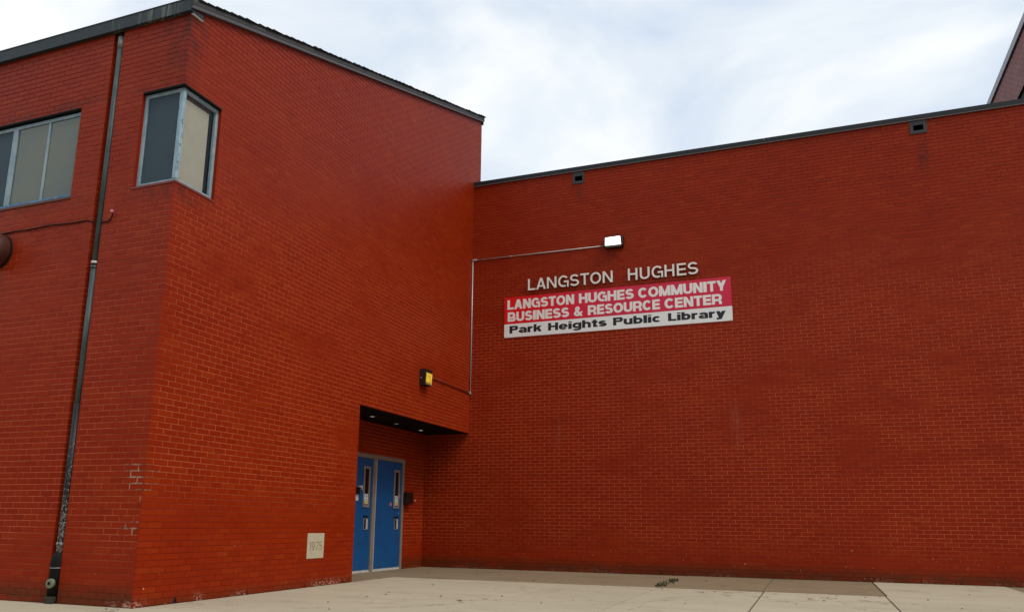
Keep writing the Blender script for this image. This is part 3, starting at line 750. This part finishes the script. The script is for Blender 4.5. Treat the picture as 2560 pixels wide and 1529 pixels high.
# weep openings in the bottom course of the side wall, and bare cream mortar at the corner
for y in (-7.999, -6.785, -5.568, -4.60):
    mb = MB(); wd = .013 if y > -7.9 else .028
    mb.poly([(.0022, y - wd, .004), (.0022, y + wd, .004), (.0022, y + wd * .45, .062), (.0022, y - wd * .45, .062)], BLACK); mb.build('weep_hole', bld)
CREAM = peel('bare cream mortar with paint remnants', (.36, .22, .14), (.27, .13, .08), (.20, .018, .003), .53)
def ragged(pts_lo, pts_hi, name='bare_mortar', pl=None):
    Pm = P3(pl or F1); q2 = lambda u, z: Pm(u, z, .0006); q3 = lambda u, z: Pm(u, z, -.006)
    if pl:
        mb = MB(); n = len(pts_lo)
        for i in range(n - 1): mb.poly([q2(*pts_lo[i]), q2(*pts_lo[i + 1]), q2(*pts_hi[i + 1]), q2(*pts_hi[i])], CREAM); mb.poly([q3(*pts_lo[i]), q2(*pts_lo[i]), q2(*pts_lo[i + 1]), q3(*pts_lo[i + 1])][::-1], CREAM)
        return mb.build(name, side_wall)
    mb = MB(); n = len(pts_lo)
    for i in range(n - 1):
        q = [pts_lo[i], pts_lo[i + 1], pts_hi[i + 1], pts_hi[i]]
        mb.poly([(u, -L + .006, z) for u, z in q][::-1], CREAM); mb.poly([(u, -L - .0006, z) for u, z in q], CREAM)
    mb.poly([(pts_lo[0][0], -L - .0006, pts_lo[0][1]), (pts_hi[0][0], -L - .0006, pts_hi[0][1]), (pts_hi[0][0], -L + .006, pts_hi[0][1]), (pts_lo[0][0], -L + .006, pts_lo[0][1])], CREAM)
    for pl_ in (pts_lo, pts_hi):
        for i in range(n - 1): mb.poly([(pl_[i][0], -L - .0006, pl_[i][1]), (pl_[i + 1][0], -L - .0006, pl_[i + 1][1]), (pl_[i + 1][0], -L + .006, pl_[i + 1][1]), (pl_[i][0], -L + .006, pl_[i][1])], CREAM)
    return mb.build(name, front_wall)
def joint(k, a, b, t=.0075):       # bed joint k on the front wall, paint gone along a ragged band
    z = k * CH; n = max(5, int((b - a) / .018)); us = [a + (b - a) * i / n for i in range(n + 1)]
    env = [min(1, .25 + 5 * min(i, n - i) / n) for i in range(n + 1)]
    ragged([(u, z - t * e_ * random.uniform(.5, 1.25)) for u, e_ in zip(us, env)], [(u, z + t * e_ * random.uniform(.4, 1.15)) for u, e_ in zip(us, env)])
def head(k, x, t=.009):
    z0_, z1_ = k * CH + .004, (k + 1) * CH - .004
    zs_ = [z0_ + (z1_ - z0_) * i / 4 for i in range(5)]
    lo = [(x - t * random.uniform(.5, 1.2), z) for z in zs_]; hi = [(x + t * random.uniform(.5, 1.2), z) for z in zs_]
    ragged(hi, lo)
kk = round(1.496 / CH)
for q, (a, b, t) in enumerate(((-.31, -.01, .008), (-.30, -.005, .0065), (-.24, -.005, .0095), (-.20, -.02, .008), (-.12, -.02, .006))): joint(kk - q, a, b, t)
for q in range(4):
    k = kk - q - 1; head(k, -BL if k % 2 == 0 else -BL / 2)
k2 = round(.826 / CH); joint(k2, -.28, -.03, .010); joint(k2 + 1, -.12, -.02, .006)
for k in (k2 - 1, k2): head(k, -BL if k % 2 == 0 else -BL / 2)
head(kk - 6, -.035, .006)
for k, b_ in ((kk, .10), (kk - 1, .20), (kk - 2, .12), (kk - 3, .20), (kk - 4, .10)):
    us = [-L + .002 + b_ * i / 7 for i in range(8)]
    ragged([(u, k * CH - random.uniform(.001, .005)) for u in us], [(u, k * CH + random.uniform(.001, .005)) for u in us], pl=F2)

# ============================================================ WING
wing = thing('wing_building', 'long flat roofed red painted brick wing carrying the library signs', 'building')
SC = [(2.300, 2.548, 7.992, 8.262, 2.345, 2.509, 8.052, 8.160), (8.757, 9.038, 8.010, 8.262, 8.813, 8.978, 8.069, 8.173)]
holes3 = [(s[4], s[5], s[6], s[7]) for s in SC] + [(-3, -.001, HO, 20)]
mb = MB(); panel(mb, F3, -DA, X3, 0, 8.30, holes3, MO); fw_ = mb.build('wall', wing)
b3 = lay(-DA, X3, 0, 8.30, holes3, 0.05)
add_bricks([(F3, b3, BR, fw_)], 300)
mb = MB(); mb.poly([(X3, 0, 0), (X3, 12, 0), (X3, 12, 8.3), (X3, 0, 8.3)], MO); mb.poly([(X3, 12, 0), (-6, 12, 0), (-6, 12, 8.3), (X3, 12, 8.3)], MO)
mb.poly([(-6, 12, 0), (-6, YB + .01, 0), (-6, YB + .01, 8.3), (-6, 12, 8.3)], MO); mb.build('wall', wing)
mb = MB(); mb.box((-6, .30, 7.9), (X3, 12, 8.1), ROOFM); mb.build('roof', wing)
xs = [-.004, 3.1, 6.2, 9.4, 12.4, X3 + .03]
for i in range(5):
    mb = MB(); mb.box((xs[i] + .0015, -.035, 8.272), (xs[i + 1] - .0015, .30, 8.368), COPE)
    mb.build('coping', wing)
mb = MB(); mb.box((-.004, -.040, 8.262), (X3 + .03, -.006, 8.2715), FLANGE); mb.build('drip_edge', wing)
mb = MB(); mb.box((.002, .31, 8.1), (X3, .34, 8.27), MO); mb.build('parapet', wing)
for s in SC:
    a, b, c, d, e0, e1, e2, e3 = s
    mb = MB()
    mb.box((a, -.014, c), (e0, -.0015, d - .003), SCUP); mb.box((e1, -.014, c), (b, -.0015, d - .003), SCUP)
    mb.box((e0, -.014, c), (e1, -.0015, e2), SCUP); mb.box((e0, -.014, e3), (e1, -.0015, d - .003), SCUP)
    so = mb.build('scupper', wing, bevel=.002)
    mb = MB()
    mb.poly([(e0, -.001, e2), (e0, .3, e2), (e1, .3, e2), (e1, -.001, e2)], BLACK); mb.poly([(e0, -.001, e3), (e1, -.001, e3), (e1, .3, e3), (e0, .3, e3)], BLACK)
    mb.poly([(e0, -.001, e2), (e0, -.001, e3), (e0, .3, e3), (e0, .3, e2)], BLACK); mb.poly([(e1, -.001, e2), (e1, .3, e2), (e1, .3, e3), (e1, -.001, e3)], BLACK)
    mb.poly([(e0, .25, e2), (e1, .25, e2), (e1, .25, e3), (e0, .25, e3)], BLACK)
    mb.build('opening', so)
for x in (2.20, 2.95, 3.966, 4.172, 4.376, 4.79, 7.667, 8.283, 8.868):
    mb = MB(); mb.poly([(x - .006, -.0022, .004), (x + .006, -.0022, .004), (x + .006, -.0022, .062), (x - .006, -.0022, .062)], BLACK); mb.build('weep_hole', wing)

# ============================================================ UPPER BLOCK at far right
twr = thing('upper_building', 'higher faded red brick block rising behind the wing roof at far right', 'building')
TX = 11.4; FT = ('x', TX, -1); TZ = 10.497 + (TX - 11) * 2.2 - .16
YT0, YT1 = .32, 11.5
tw_ = (.6, 3.9, 8.2, 9.32 + .4 * 2.13)
mb = MB(); panel(mb, FT, YT0, YT1, 7.9, TZ + .03, [tw_], FM); tw = mb.build('wall', twr)
bt = lay(YT0, YT1, 7.9, TZ + .03, [tw_], .1)
brick_stuff('brickwork', FT, bt, FR, tw)
mb = MB(); mb.poly([(TX, YT0, 7.9), (18, YT0, 7.9), (18, YT0, TZ), (TX, YT0, TZ)], FR); mb.poly([(TX, YT1, 7.9), (18, YT1, 7.9), (18, YT1, TZ), (TX, YT1, TZ)], FR)
mb.poly([(18, YT0, 7.9), (18, YT1, 7.9), (18, YT1, TZ), (18, YT0, TZ)], FR); mb.build('wall', twr)
LAV = simple('pale lilac grey coping', (.30, .28, .33), .5)
mb = MB(); mb.box((TX - .04, YT0 - .03, TZ), (18, YT1 + .03, TZ + .175), LAV); mb.build('coping', twr)
mb = MB(); mb.box((TX - .015, YT0, TZ - .02), (TX - .002, YT1, TZ - .001), BLACK); mb.build('shadow_gap', twr)
mb = MB(); mb.box((TX + .05, tw_[0], tw_[2]), (TX + .09, tw_[1], tw_[3]), BLACK); tww = mb.build('window', twr)
mb = MB(); mb.box((TX + .03, tw_[0], tw_[3] - .75), (TX + .045, tw_[1] - .25, tw_[3] - .20), simple('teal grey glass', (.05, .08, .09), .2)); mb.build('pane', tww)

# ============================================================ THINGS ON THE WALLS
# downspout in the chase
px_, py_ = -1.128, -8.575
ds = thing('downspout', 'grey green downspout running down the brick chase, black and chipped near the ground', 'downspout')
def dpt(z, dx=0, dy=0): return (px_ + dx, py_ + dy, z)
mb = MB(); mb.tube([dpt(2.20), dpt(3.83)], .040, PIPE, 18); mb.build('pipe', ds, True)
mb = MB(); mb.tube([dpt(3.88), dpt(6.86)], .038, PIPE, 18); mb.build('pipe', ds, True)
mb = MB(); mb.tube([dpt(3.815), dpt(3.845)], .047, PIPE, 18); mb.tube([dpt(3.870), dpt(3.900)], .046, BRIGHT, 18); mb.tube([dpt(3.845), dpt(3.870)], .043, BLACK, 18); mb.build('coupling', ds, True)
mb = MB(); mb.tube([dpt(6.70), dpt(6.86)], .042, simple('bare zinc', (.22, .22, .19), .45, .5, .2, .3, 20), 18); mb.tube([dpt(6.86), dpt(6.93)], .036, BLACK, 18); mb.build('outlet', ds, True)
mb = MB(); mb.tube([dpt(.52), dpt(2.20)], .045, PIPEL, 18); tag(mb.build('pipe', ds, True), 'black lower pipe with chipped paint')
mb = MB(); mb.tube([dpt(.62), dpt(.65)], .054, PIPEL, 18); mb.tube([dpt(.84), dpt(.865)], .052, PIPEL, 18); mb.build('coupling', ds, True)
mb = MB(); mb.tube([dpt(.0, -.012, -.01), dpt(.44, -.010, -.01), dpt(.50, -.006), dpt(.535)], [.074, .072, .066, .05], BLACK, 20)
mb.tube([dpt(.372, -.010, -.01), dpt(.380, -.010, -.01)], .0745, ALU, 20); mb.build('cleanout_fitting', ds, True)
mb = MB(); mb.tube([(-1.118, -8.640, .215), (-1.118, -8.678, .215)], .050, CAPG, 18); mb.tube([(-1.118, -8.678, .215), (-1.118, -8.685, .215)], .018, BLACK, 10); mb.build('cleanout_cap', ds, True)
mb = MB(); mb.box((-1.185, -8.665, .0), (-1.075, -8.60, .075), simple('mossy base', (.035, .030, .018), .9)); mb.build('base_block', ds, bevel=.01)

# bell-shaped hood on front wall at far left
hood = thing('exhaust_hood', 'round rusty red brown hood on the front wall at the left picture edge', 'vent hood')
cx, cz = -2.74, 4.20
prof = [(.0, .155), (.01, .20), (.05, .215), (.13, .212), (.19, .195), (.225, .16), (.24, .11), (.245, .04)]
mb = MB(); mb.tube([(cx, -L - a, cz) for a, r in prof], [r for a, r in prof], RUST, 28); mb.build('dome', hood, True)
mb = MB(); mb.tube([(cx, -L - .242, cz), (cx, -L - .262, cz)], .045, BLACK, 14); mb.build('hub', hood, True)
mb = MB(); mb.tube([(cx, -L + .05, cz), (cx, -L - .012, cz)], .215, BLACK, 24); mb.build('flange', hood, True)

# cable
cb = thing('cable', 'thin sagging dark cable crossing the front wall behind the downspout to a small pale bulb', 'cable')
pts = [(XL, -L - .012, 4.43)]
for i in range(24):
    x = XL + (4.9) * (i + 1) / 24; pts.append((x, -L - .010 - .002 * random.random(), 4.43 + .012 * math.sin(x * 2.2) + .006 * math.sin(x * 9)))
pts += [(-1.25, -L - .01, 4.41), (-1.15, -L + .05, 4.39), (-1.06, -L - .01, 4.375), (-.98, -L - .012, 4.37), (-.92, -L - .014, 4.39), (-.893, -L - .018, 4.43), (-.884, -L - .03, 4.475)]
mb = MB(); mb.tube(pts, .008, BLACK, 6); mb.build('wire', cb, True)
mb = MB()
mb.tube([(-.884, -L - .02, 4.475), (-.880, -L - .045, 4.478), (-.876, -L - .062, 4.480)], [.016, .022, .010], PINK, 12); mb.build('bulb', cb, True)

# conduit
cn = thing('conduit', 'thin metal conduit joining the amber wall lamp to the lit floodlight round the inner corner', 'conduit')
mb = MB(); mb.tube([(.016, -2.06, 3.612), (.016, -.06, 3.595)], .0115, REDMETAL, 8); tag(mb.build('pipe', cn, True), 'red painted conduit run')
mb = MB(); mb.tube([(.022, -.022, 3.61), (.018, -.020, 6.53)], .0125, GALV, 8); mb.build('pipe', cn, True)
mb = MB(); mb.tube([(.10, -.017, 6.543), (3.02, -.017, 6.533)], .0115, GALV, 8); mb.build('pipe', cn, True)
mb = MB(); mb.box((.004, -.075, 3.572), (.040, -.010, 3.618), GALV); mb.build('elbow_fitting', cn, bevel=.006)
mb = MB(); mb.box((.006, -.040, 6.525), (.115, -.006, 6.562), GALV); mb.build('elbow_fitting', cn, bevel=.006)
for x in (.9, 2.15):
    mb = MB(); mb.box((x - .015, -.031, 6.524), (x + .015, -.003, 6.553), GALV); mb.build('strap', cn, bevel=.003)
mb = MB(); mb.box((.003, -.030, 4.90), (.034, -.008, 4.93), GALV); mb.build('strap', cn, bevel=.003)

# wall lamp (amber)
wl = thing('wall_lamp', 'dark bronze wall lamp with amber lens above the blue doors', 'lamp')
ya, yb = -2.330, -2.062
mb = MB()
mb.hexa([(.002, ya, 3.388), (.120, ya, 3.400), (.120, yb, 3.400), (.002, yb, 3.388), (.002, ya, 3.700), (.132, ya, 3.696), (.132, yb, 3.696), (.002, yb, 3.700)], BRONZE)
mb.build('housing', wl, bevel=.006)
AMB = emis('amber lens', (.85, .50, .03), .35)
_f = AMB.noise((30, 30, 14), 4, .7, 2.0); AMB.col(AMB.mix(AMB.ramp(_f, .42, .62), (.85, .58, .06), (.30, .18, .04))); 
AMB.l(AMB.mix(AMB.ramp(_f, .42, .62), (.85, .55, .04), (.45, .28, .04)), AMB.b.inputs['Emission Color']); AMB = AMB.m
mb = MB(); mb.hexa([(.118, ya + .022, 3.432), (.128, ya + .022, 3.432), (.128, yb - .012, 3.432), (.118, yb - .012, 3.432), (.128, ya + .022, 3.628), (.139, ya + .022, 3.628), (.139, yb - .012, 3.628), (.128, yb - .012, 3.628)], AMB)
mb.build('lens', wl, bevel=.003)
mb = MB(); mb.box((.116, ya + .02, 3.444), (.1345, yb - .01, 3.450), BLACK); mb.box((.116, ya + .015, 3.410), (.134, yb - .005, 3.424), ALU); mb.build('lens_bar', wl)
mb = MB(); mb.tube([(.04, ya - .001, 3.53), (.04, ya - .010, 3.53)], .009, BRIGHT, 8); mb.build('screw', wl)

# lit floodlight
fl = thing('floodlight', 'lit white floodlight high on the wing wall above the raised letters', 'floodlight')
mb = MB()
mb.hexa([(2.992, -.150, 6.470), (3.372, -.150, 6.470), (3.375, -.002, 6.455), (2.990, -.002, 6.455),
         (2.992, -.105, 6.690), (3.372, -.105, 6.690), (3.375, -.002, 6.700), (2.990, -.002, 6.700)], BRONZE)
mb.build('housing', fl, bevel=.008)
LENS = emis('floodlight lens', (1.0, .97, .90), 3.2)
_X = LENS.xyz(); LENS.l(LENS.math('MULTIPLY', LENS.ramp(_X[0], 2.98, 3.09), 3.2), LENS.b.inputs['Emission Strength'])
LENS.b.inputs['Emission Strength'].default_value = 3
_q = LENS.math('ADD', .55, LENS.math('MULTIPLY', LENS.ramp(_X[0], 2.99, 3.09), 2.6)); LENS.l(_q, LENS.b.inputs['Emission Strength']); LENS = LENS.m
mb = MB()
mb.hexa([(3.015, -.160, 6.487), (3.345, -.160, 6.487), (3.345, -.145, 6.487), (3.015, -.145, 6.487),
         (3.010, -.121, 6.665), (3.318, -.121, 6.672), (3.318, -.107, 6.672), (3.010, -.107, 6.665)], LENS)
mb.build('lens', fl, bevel=.004)
mb = MB()
for i in range(3): mb.box((3.02, -.152 + .018 * i, 6.462 - .006 * i), (3.35, -.145 + .018 * i, 6.472), ALU)
mb.build('cooling_fin', fl)

# black box beside the door
bx = thing('intercom_box', 'small glossy black box on the red brick beside the right hand blue door', 'box')
mb = MB(); mb.box((xw + .002, -.93, 1.258), (xw + .118, -.692, 1.495), BOXB); mb.build('housing', bx, bevel=.008)
mb = MB()
for i in range(5): mb.box((xw + .118, -.90, 1.30 + i * .035), (xw + .121, -.72, 1.312 + i * .035), BOXB)
mb.build('grille', bx)
o = MB(); disc(o, -.389, 1.345, .026, .0015, PINK); disc(o, -.389, 1.345, .012, .0022, WHITE); o = tag(o.build('round_sticker'), 'tiny round pink sticker on red brick to the right of the black box', 'sticker')

# recessed lights in the entrance soffit
spots = [(-.543, -3.039, 'recessed light in the black entrance ceiling, the one farthest from the wing wall'),
         (-.647, -1.967, 'recessed light in the black entrance ceiling, middle and dimmest of the three'),
         (-.686, -.876, 'recessed light in the black entrance ceiling, the one closest to the wing wall')]
for i, (x, y, lab) in enumerate(spots):
    t = thing('recessed_light', lab, 'ceiling light', 'recessed lights in the entrance ceiling')
    mb = MB(); n = 20
    for k in range(n):
        a0, a1 = 2 * math.pi * k / n, 2 * math.pi * (k + 1) / n
        mb.poly([(x + r * math.cos(q), y + r * math.sin(q), z) for r, q, z in ((.075, a0, HO - .003), (.046, a0, HO - .008), (.046, a1, HO - .008), (.075, a1, HO - .003))], BRONZE)
    mb.build('trim_ring', t)
    le = emis('recessed lamp glass %d' % i, (.9, .86, .78), (.16, .03, .26)[i]).m
    mb = MB(); mb.tube([(x, y, HO - .002), (x, y, HO - .008), (x, y, HO - .014)], [.044, .040, .02], le, 16); mb.build('lamp_glass', t, True)

# ============================================================ SIGNS
rs = thing('raised_letter_sign', 'row of raised cream letters reading LANGSTON HUGHES above the red and white board', 'sign')
Z0, Z1 = 5.742, 5.990
LET = [('L', 1.301, 1.467), ('A', 1.487, 1.697), ('N', 1.723, 1.932), ('G', 1.971, 2.197), ('S', 2.223, 2.421), ('T', 2.449, 2.634), ('O', 2.661, 2.887), ('N', 2.922, 3.129),
       ('H', 3.444, 3.638), ('U', 3.686, 3.883), ('G', 3.923, 4.150), ('H', 4.181, 4.374), ('E', 4.424, 4.605), ('S', 4.634, 4.836)]
for ch, a, b in LET:
    glyph_mesh('letter', F3, [(glyph(ch, b - a, Z1 - Z0, .040, .037), a + .010, Z0 - .012)], .012, .046, RLET, rs, SIDEL)

bs = thing('sign_board', 'red and white board reading Langston Hughes Community Business & Resource Center, Park Heights Public Library', 'sign')
mb = MB(); mb.box((.772, -.018, 5.036), (5.449, -.003, 5.620), RED); mb.build('red_panel', bs, bevel=.002)
mb = MB(); mb.box((.772, -.017, 4.745), (5.452, -.003, 5.034), WHITE); mb.build('white_panel', bs, bevel=.002)
for s_, a, b in (('LANGSTON', .842, 2.317), ('HUGHES', 2.418, 3.560), ('COMMUNITY', 3.649, 5.360)): letters(s_, F3, a, b, 5.352, 5.560, .014, .0186, WLET, bs, .055, .046, .012)
for s_, a, b in (('BUSINESS', .850, 2.207), ('&', 2.309, 2.492), ('RESOURCE', 2.605, 4.078), ('CENTER', 4.168, 5.268)): letters(s_, F3, a, b, 5.087, 5.292, .014, .0186, WLET, bs, .055, .046, .012)
for s_, a, b in (('Park', .893, 1.614), ('Heights', 1.751, 2.998), ('Public', 3.126, 4.092), ('Library', 4.227, 5.332)): letters(s_, F3, a, b, 4.828, 4.990, .013, .0176, BLET, bs, .066, .038, .013)
for x in (.80, 1.58, 2.36, 3.14, 3.92, 4.70, 5.42):
    for z, m in ((5.60, ALU), (4.765, SIDEL)):
        mb = MB(); mb.tube([(x, -.016, z), (x, -.0205, z)], .006, m, 8); mb.build('screw', bs)

# ============================================================ GROUND
mb = MB(); mb.poly([(-600, -600, -.10), (600, -600, -.10), (600, 600, -.10), (-600, 600, -.10)], ASPH); tag(mb.build('ground'), kind='structure')
mb = MB(); mb.box((-9, -20, -.09), (16, .0, -.022), SOIL); mb.build('pavement'); pave = bpy.data.objects['pavement']; tag(pave, kind='structure')
def slab(x0, x1_, y0, y1_, mat, z=0.0, gx0=.004, gx1=.004, gy0=.003, gy1=.003):
    def rag(a, b, n): return [a + (b - a) * i / n for i in range(n + 1)]
    # outline with slightly ragged edges
    pts = []
    nx = max(2, int((x1_ - x0) / .25)); ny = max(2, int((y1_ - y0) / .25)); r = lambda k=.0018: random.uniform(-k, k)
    for x in rag(x0 + gx0, x1_ - gx1, nx)[:-1]: pts.append((x, y0 + gy0 + r()))
    for y in rag(y0 + gy0, y1_ - gy1, ny)[:-1]: pts.append((x1_ - gx1 + r(), y))
    for x in rag(x0 + gx0, x1_ - gx1, nx)[::-1][:-1]: pts.append((x, y1_ - gy1 + r()))
    for y in rag(y0 + gy0, y1_ - gy1, ny)[::-1][:-1]: pts.append((x0 + gx0 + r(), y))
    n = len(pts); cxm = sum(p[0] for p in pts) / n; cym = sum(p[1] for p in pts) / n
    sh = .004
    ins = []
    for (x, y) in pts:
        ins.append((min(max(x, x0 + gx0 + sh), x1_ - gx1 - sh), min(max(y, y0 + gy0 + sh), y1_ - gy1 - sh)))
    V = [(x, y, -.05) for x, y in pts] + [(x, y, z - .004) for x, y in pts] + [(x, y, z) for x, y in ins]
    F = [(k, (k + 1) % n, n + (k + 1) % n, n + k) for k in range(n)] + [(n + k, n + (k + 1) % n, 2 * n + (k + 1) % n, 2 * n + k) for k in range(n)] + [tuple(range(2 * n, 3 * n))]
    me = bpy.data.meshes.new('slab'); me.from_pydata(V, [], F); me.materials.append(mat); me.update()
    o = bpy.data.objects.new('slab', me); col.objects.link(o); o.parent = pave; return o
YF = -3.035
W = .011
# stained strip against the wing and inside the entrance
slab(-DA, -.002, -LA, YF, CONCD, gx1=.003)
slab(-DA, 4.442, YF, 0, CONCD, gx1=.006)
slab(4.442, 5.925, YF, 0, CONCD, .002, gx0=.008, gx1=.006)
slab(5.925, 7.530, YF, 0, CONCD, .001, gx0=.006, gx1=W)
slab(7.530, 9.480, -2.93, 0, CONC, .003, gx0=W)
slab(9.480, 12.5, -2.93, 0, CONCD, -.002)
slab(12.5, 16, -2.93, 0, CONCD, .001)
# front rows
slab(.0, 2.950, -L, YF, CONC, gx1=.005)
for (a, b, ga, gb) in ((2.950, 4.450, .005, .007), (4.450, 5.945, .007, .012), (5.945, 7.515, .010, .009)):
    slab(a, b, -7.10, YF, CONC, random.uniform(-.001, .002), ga, gb)
slab(7.515, 9.500, -7.10, -2.93, CONC, .001, .009)
slab(9.500, 12.5, -7.10, -2.93, CONC); slab(12.5, 16, -7.10, -2.93, CONC)
for (a, b) in ((2.950, 4.450), (4.450, 5.945), (5.945, 7.515), (7.515, 9.5), (9.5, 12.5), (12.5, 16)): slab(a, b, -11.2, -7.10, CONC)
for (a, b) in ((-9, -6.2), (-6.2, -3.1), (-3.1, 0), (0, 2.95)): slab(a, b, -11.6, -L - .0, CONC)
for a in range(-9, 16, 5): slab(a, a + 5, -20, -11.62, CONC)

# weeds in the joint
def weed(cx, cy, r, n, label):
    mb = MB()
    for i in range(n):
        a = random.uniform(0, 2 * math.pi); rr = r * random.random() ** .5; x = cx + rr * math.cos(a) * .35; y = cy + rr * math.sin(a)
        l = random.uniform(.02, .05); t = random.uniform(0, 2 * math.pi); hz = random.uniform(.012, .05); wd = l * .3
        dx_, dy_ = math.cos(t), math.sin(t)
        mb.poly([(x, y, .002), (x + dx_ * l * .5 - dy_ * wd, y + dy_ * l * .5 + dx_ * wd, hz), (x + dx_ * l, y + dy_ * l, hz * .8), (x + dx_ * l * .5 + dy_ * wd, y + dy_ * l * .5 - dx_ * wd, hz * 1.1)], LEAFG)
    o = mb.build('weed'); return tag(o, label, 'weed', 'weeds in the pavement joint')
weed(4.447, -2.75, .22, 60, 'largest tuft of weed, at the front edge of the stained slab')
weed(4.445, -2.20, .30, 45, 'low straggling weed in the middle of the joint')
weed(4.443, -1.62, .22, 70, 'bushy weed tuft in the joint closest to the wing wall')
# little leaves lying about: thin curled blades
def bpx(u, v):
    d = FW + RT * ((u - 1265.18) / 1973.26) - UP * ((v - 905.34) / 1973.26); t = -CAM.z / d.z; return CAM + d * t
lp = [(917, 1491), (965, 1486), (972, 1480), (1102, 1490), (1151, 1502), (1071, 1432), (1251, 1437), (1334, 1451), (1353, 1507), (1712, 1509), (1757, 1481), (1788, 1479), (1655, 1472), (951, 1445), (1255, 1490), (2163, 1493), (2200, 1492), (2424, 1487), (2320, 1500), (2405, 1522), (265, 1523), (294, 1525), (820, 1505), (822, 1523), (1082, 1462), (1766, 1452), (1991, 1510), (2060, 1502)]
for i, (u, v) in enumerate(lp):
    p = bpx(u, v); s = random.uniform(.012, .026); t = random.uniform(-.5, .5); mb = MB(); c_, s_ = math.cos(t), math.sin(t)
    R = lambda a, b, z: (p.x + a * c_ - b * s_, p.y + a * s_ + b * c_, z)
    for q in (-1, 1): mb.poly([R(-s, 0, .006), R(0, q * s * .5, .014), R(s, 0, .007), R(0, 0, .005)], LEAFB)
    o = mb.build('fallen_leaf'); tag(o, 'tiny dry brown leaf lying on the concrete pavement', 'leaf', 'dry leaves scattered on the pavement')

# invented tree belt behind the camera, added to block low sky light from walls
TRK = simple('bark', (.06, .045, .03), .9); FOL = simple('dark foliage', (.035, .055, .020), .8, .2, 0, .4, .6)
mb = MB(); R_ = random.Random(3)
for i in range(46):
    a = math.radians(150 + 250 * i / 45 + R_.uniform(-1.5, 1.5)) + math.pi * .0
    rad = 44 + R_.uniform(-3, 5); cx_, cy_ = 4 + rad * math.cos(a), -9 + rad * math.sin(a)
    if cy_ > 6: continue
    H_ = R_.uniform(9, 13.5); cr = R_.uniform(3.4, 4.6)
    mb.tube([(cx_, cy_, -.1), (cx_, cy_, H_ * .4)], [.3, .2], TRK, 6)
    for k in range(230):
        t = R_.uniform(0, 2 * math.pi); v = R_.uniform(-1, 1); q = R_.random() ** .33; h_ = math.sqrt(1 - v * v)
        p = Vector((cx_ + cr * q * h_ * math.cos(t), cy_ + cr * q * h_ * math.sin(t), H_ * .55 + H_ * .46 * q * v))
        s1 = R_.uniform(.5, 1.0); n_ = Vector((R_.uniform(-1, 1), R_.uniform(-1, 1), R_.uniform(-1, 1))).normalized()
        a1 = n_.orthogonal().normalized() * s1; a2 = n_.cross(a1).normalized() * s1 * .8
        mb.poly([p - a1, p - a2, p + a1, p + a2], FOL)
o = mb.build('added_tree_belt'); tag(o, 'unseen belt of trees added to block low sky light', 'trees', kind='stuff')
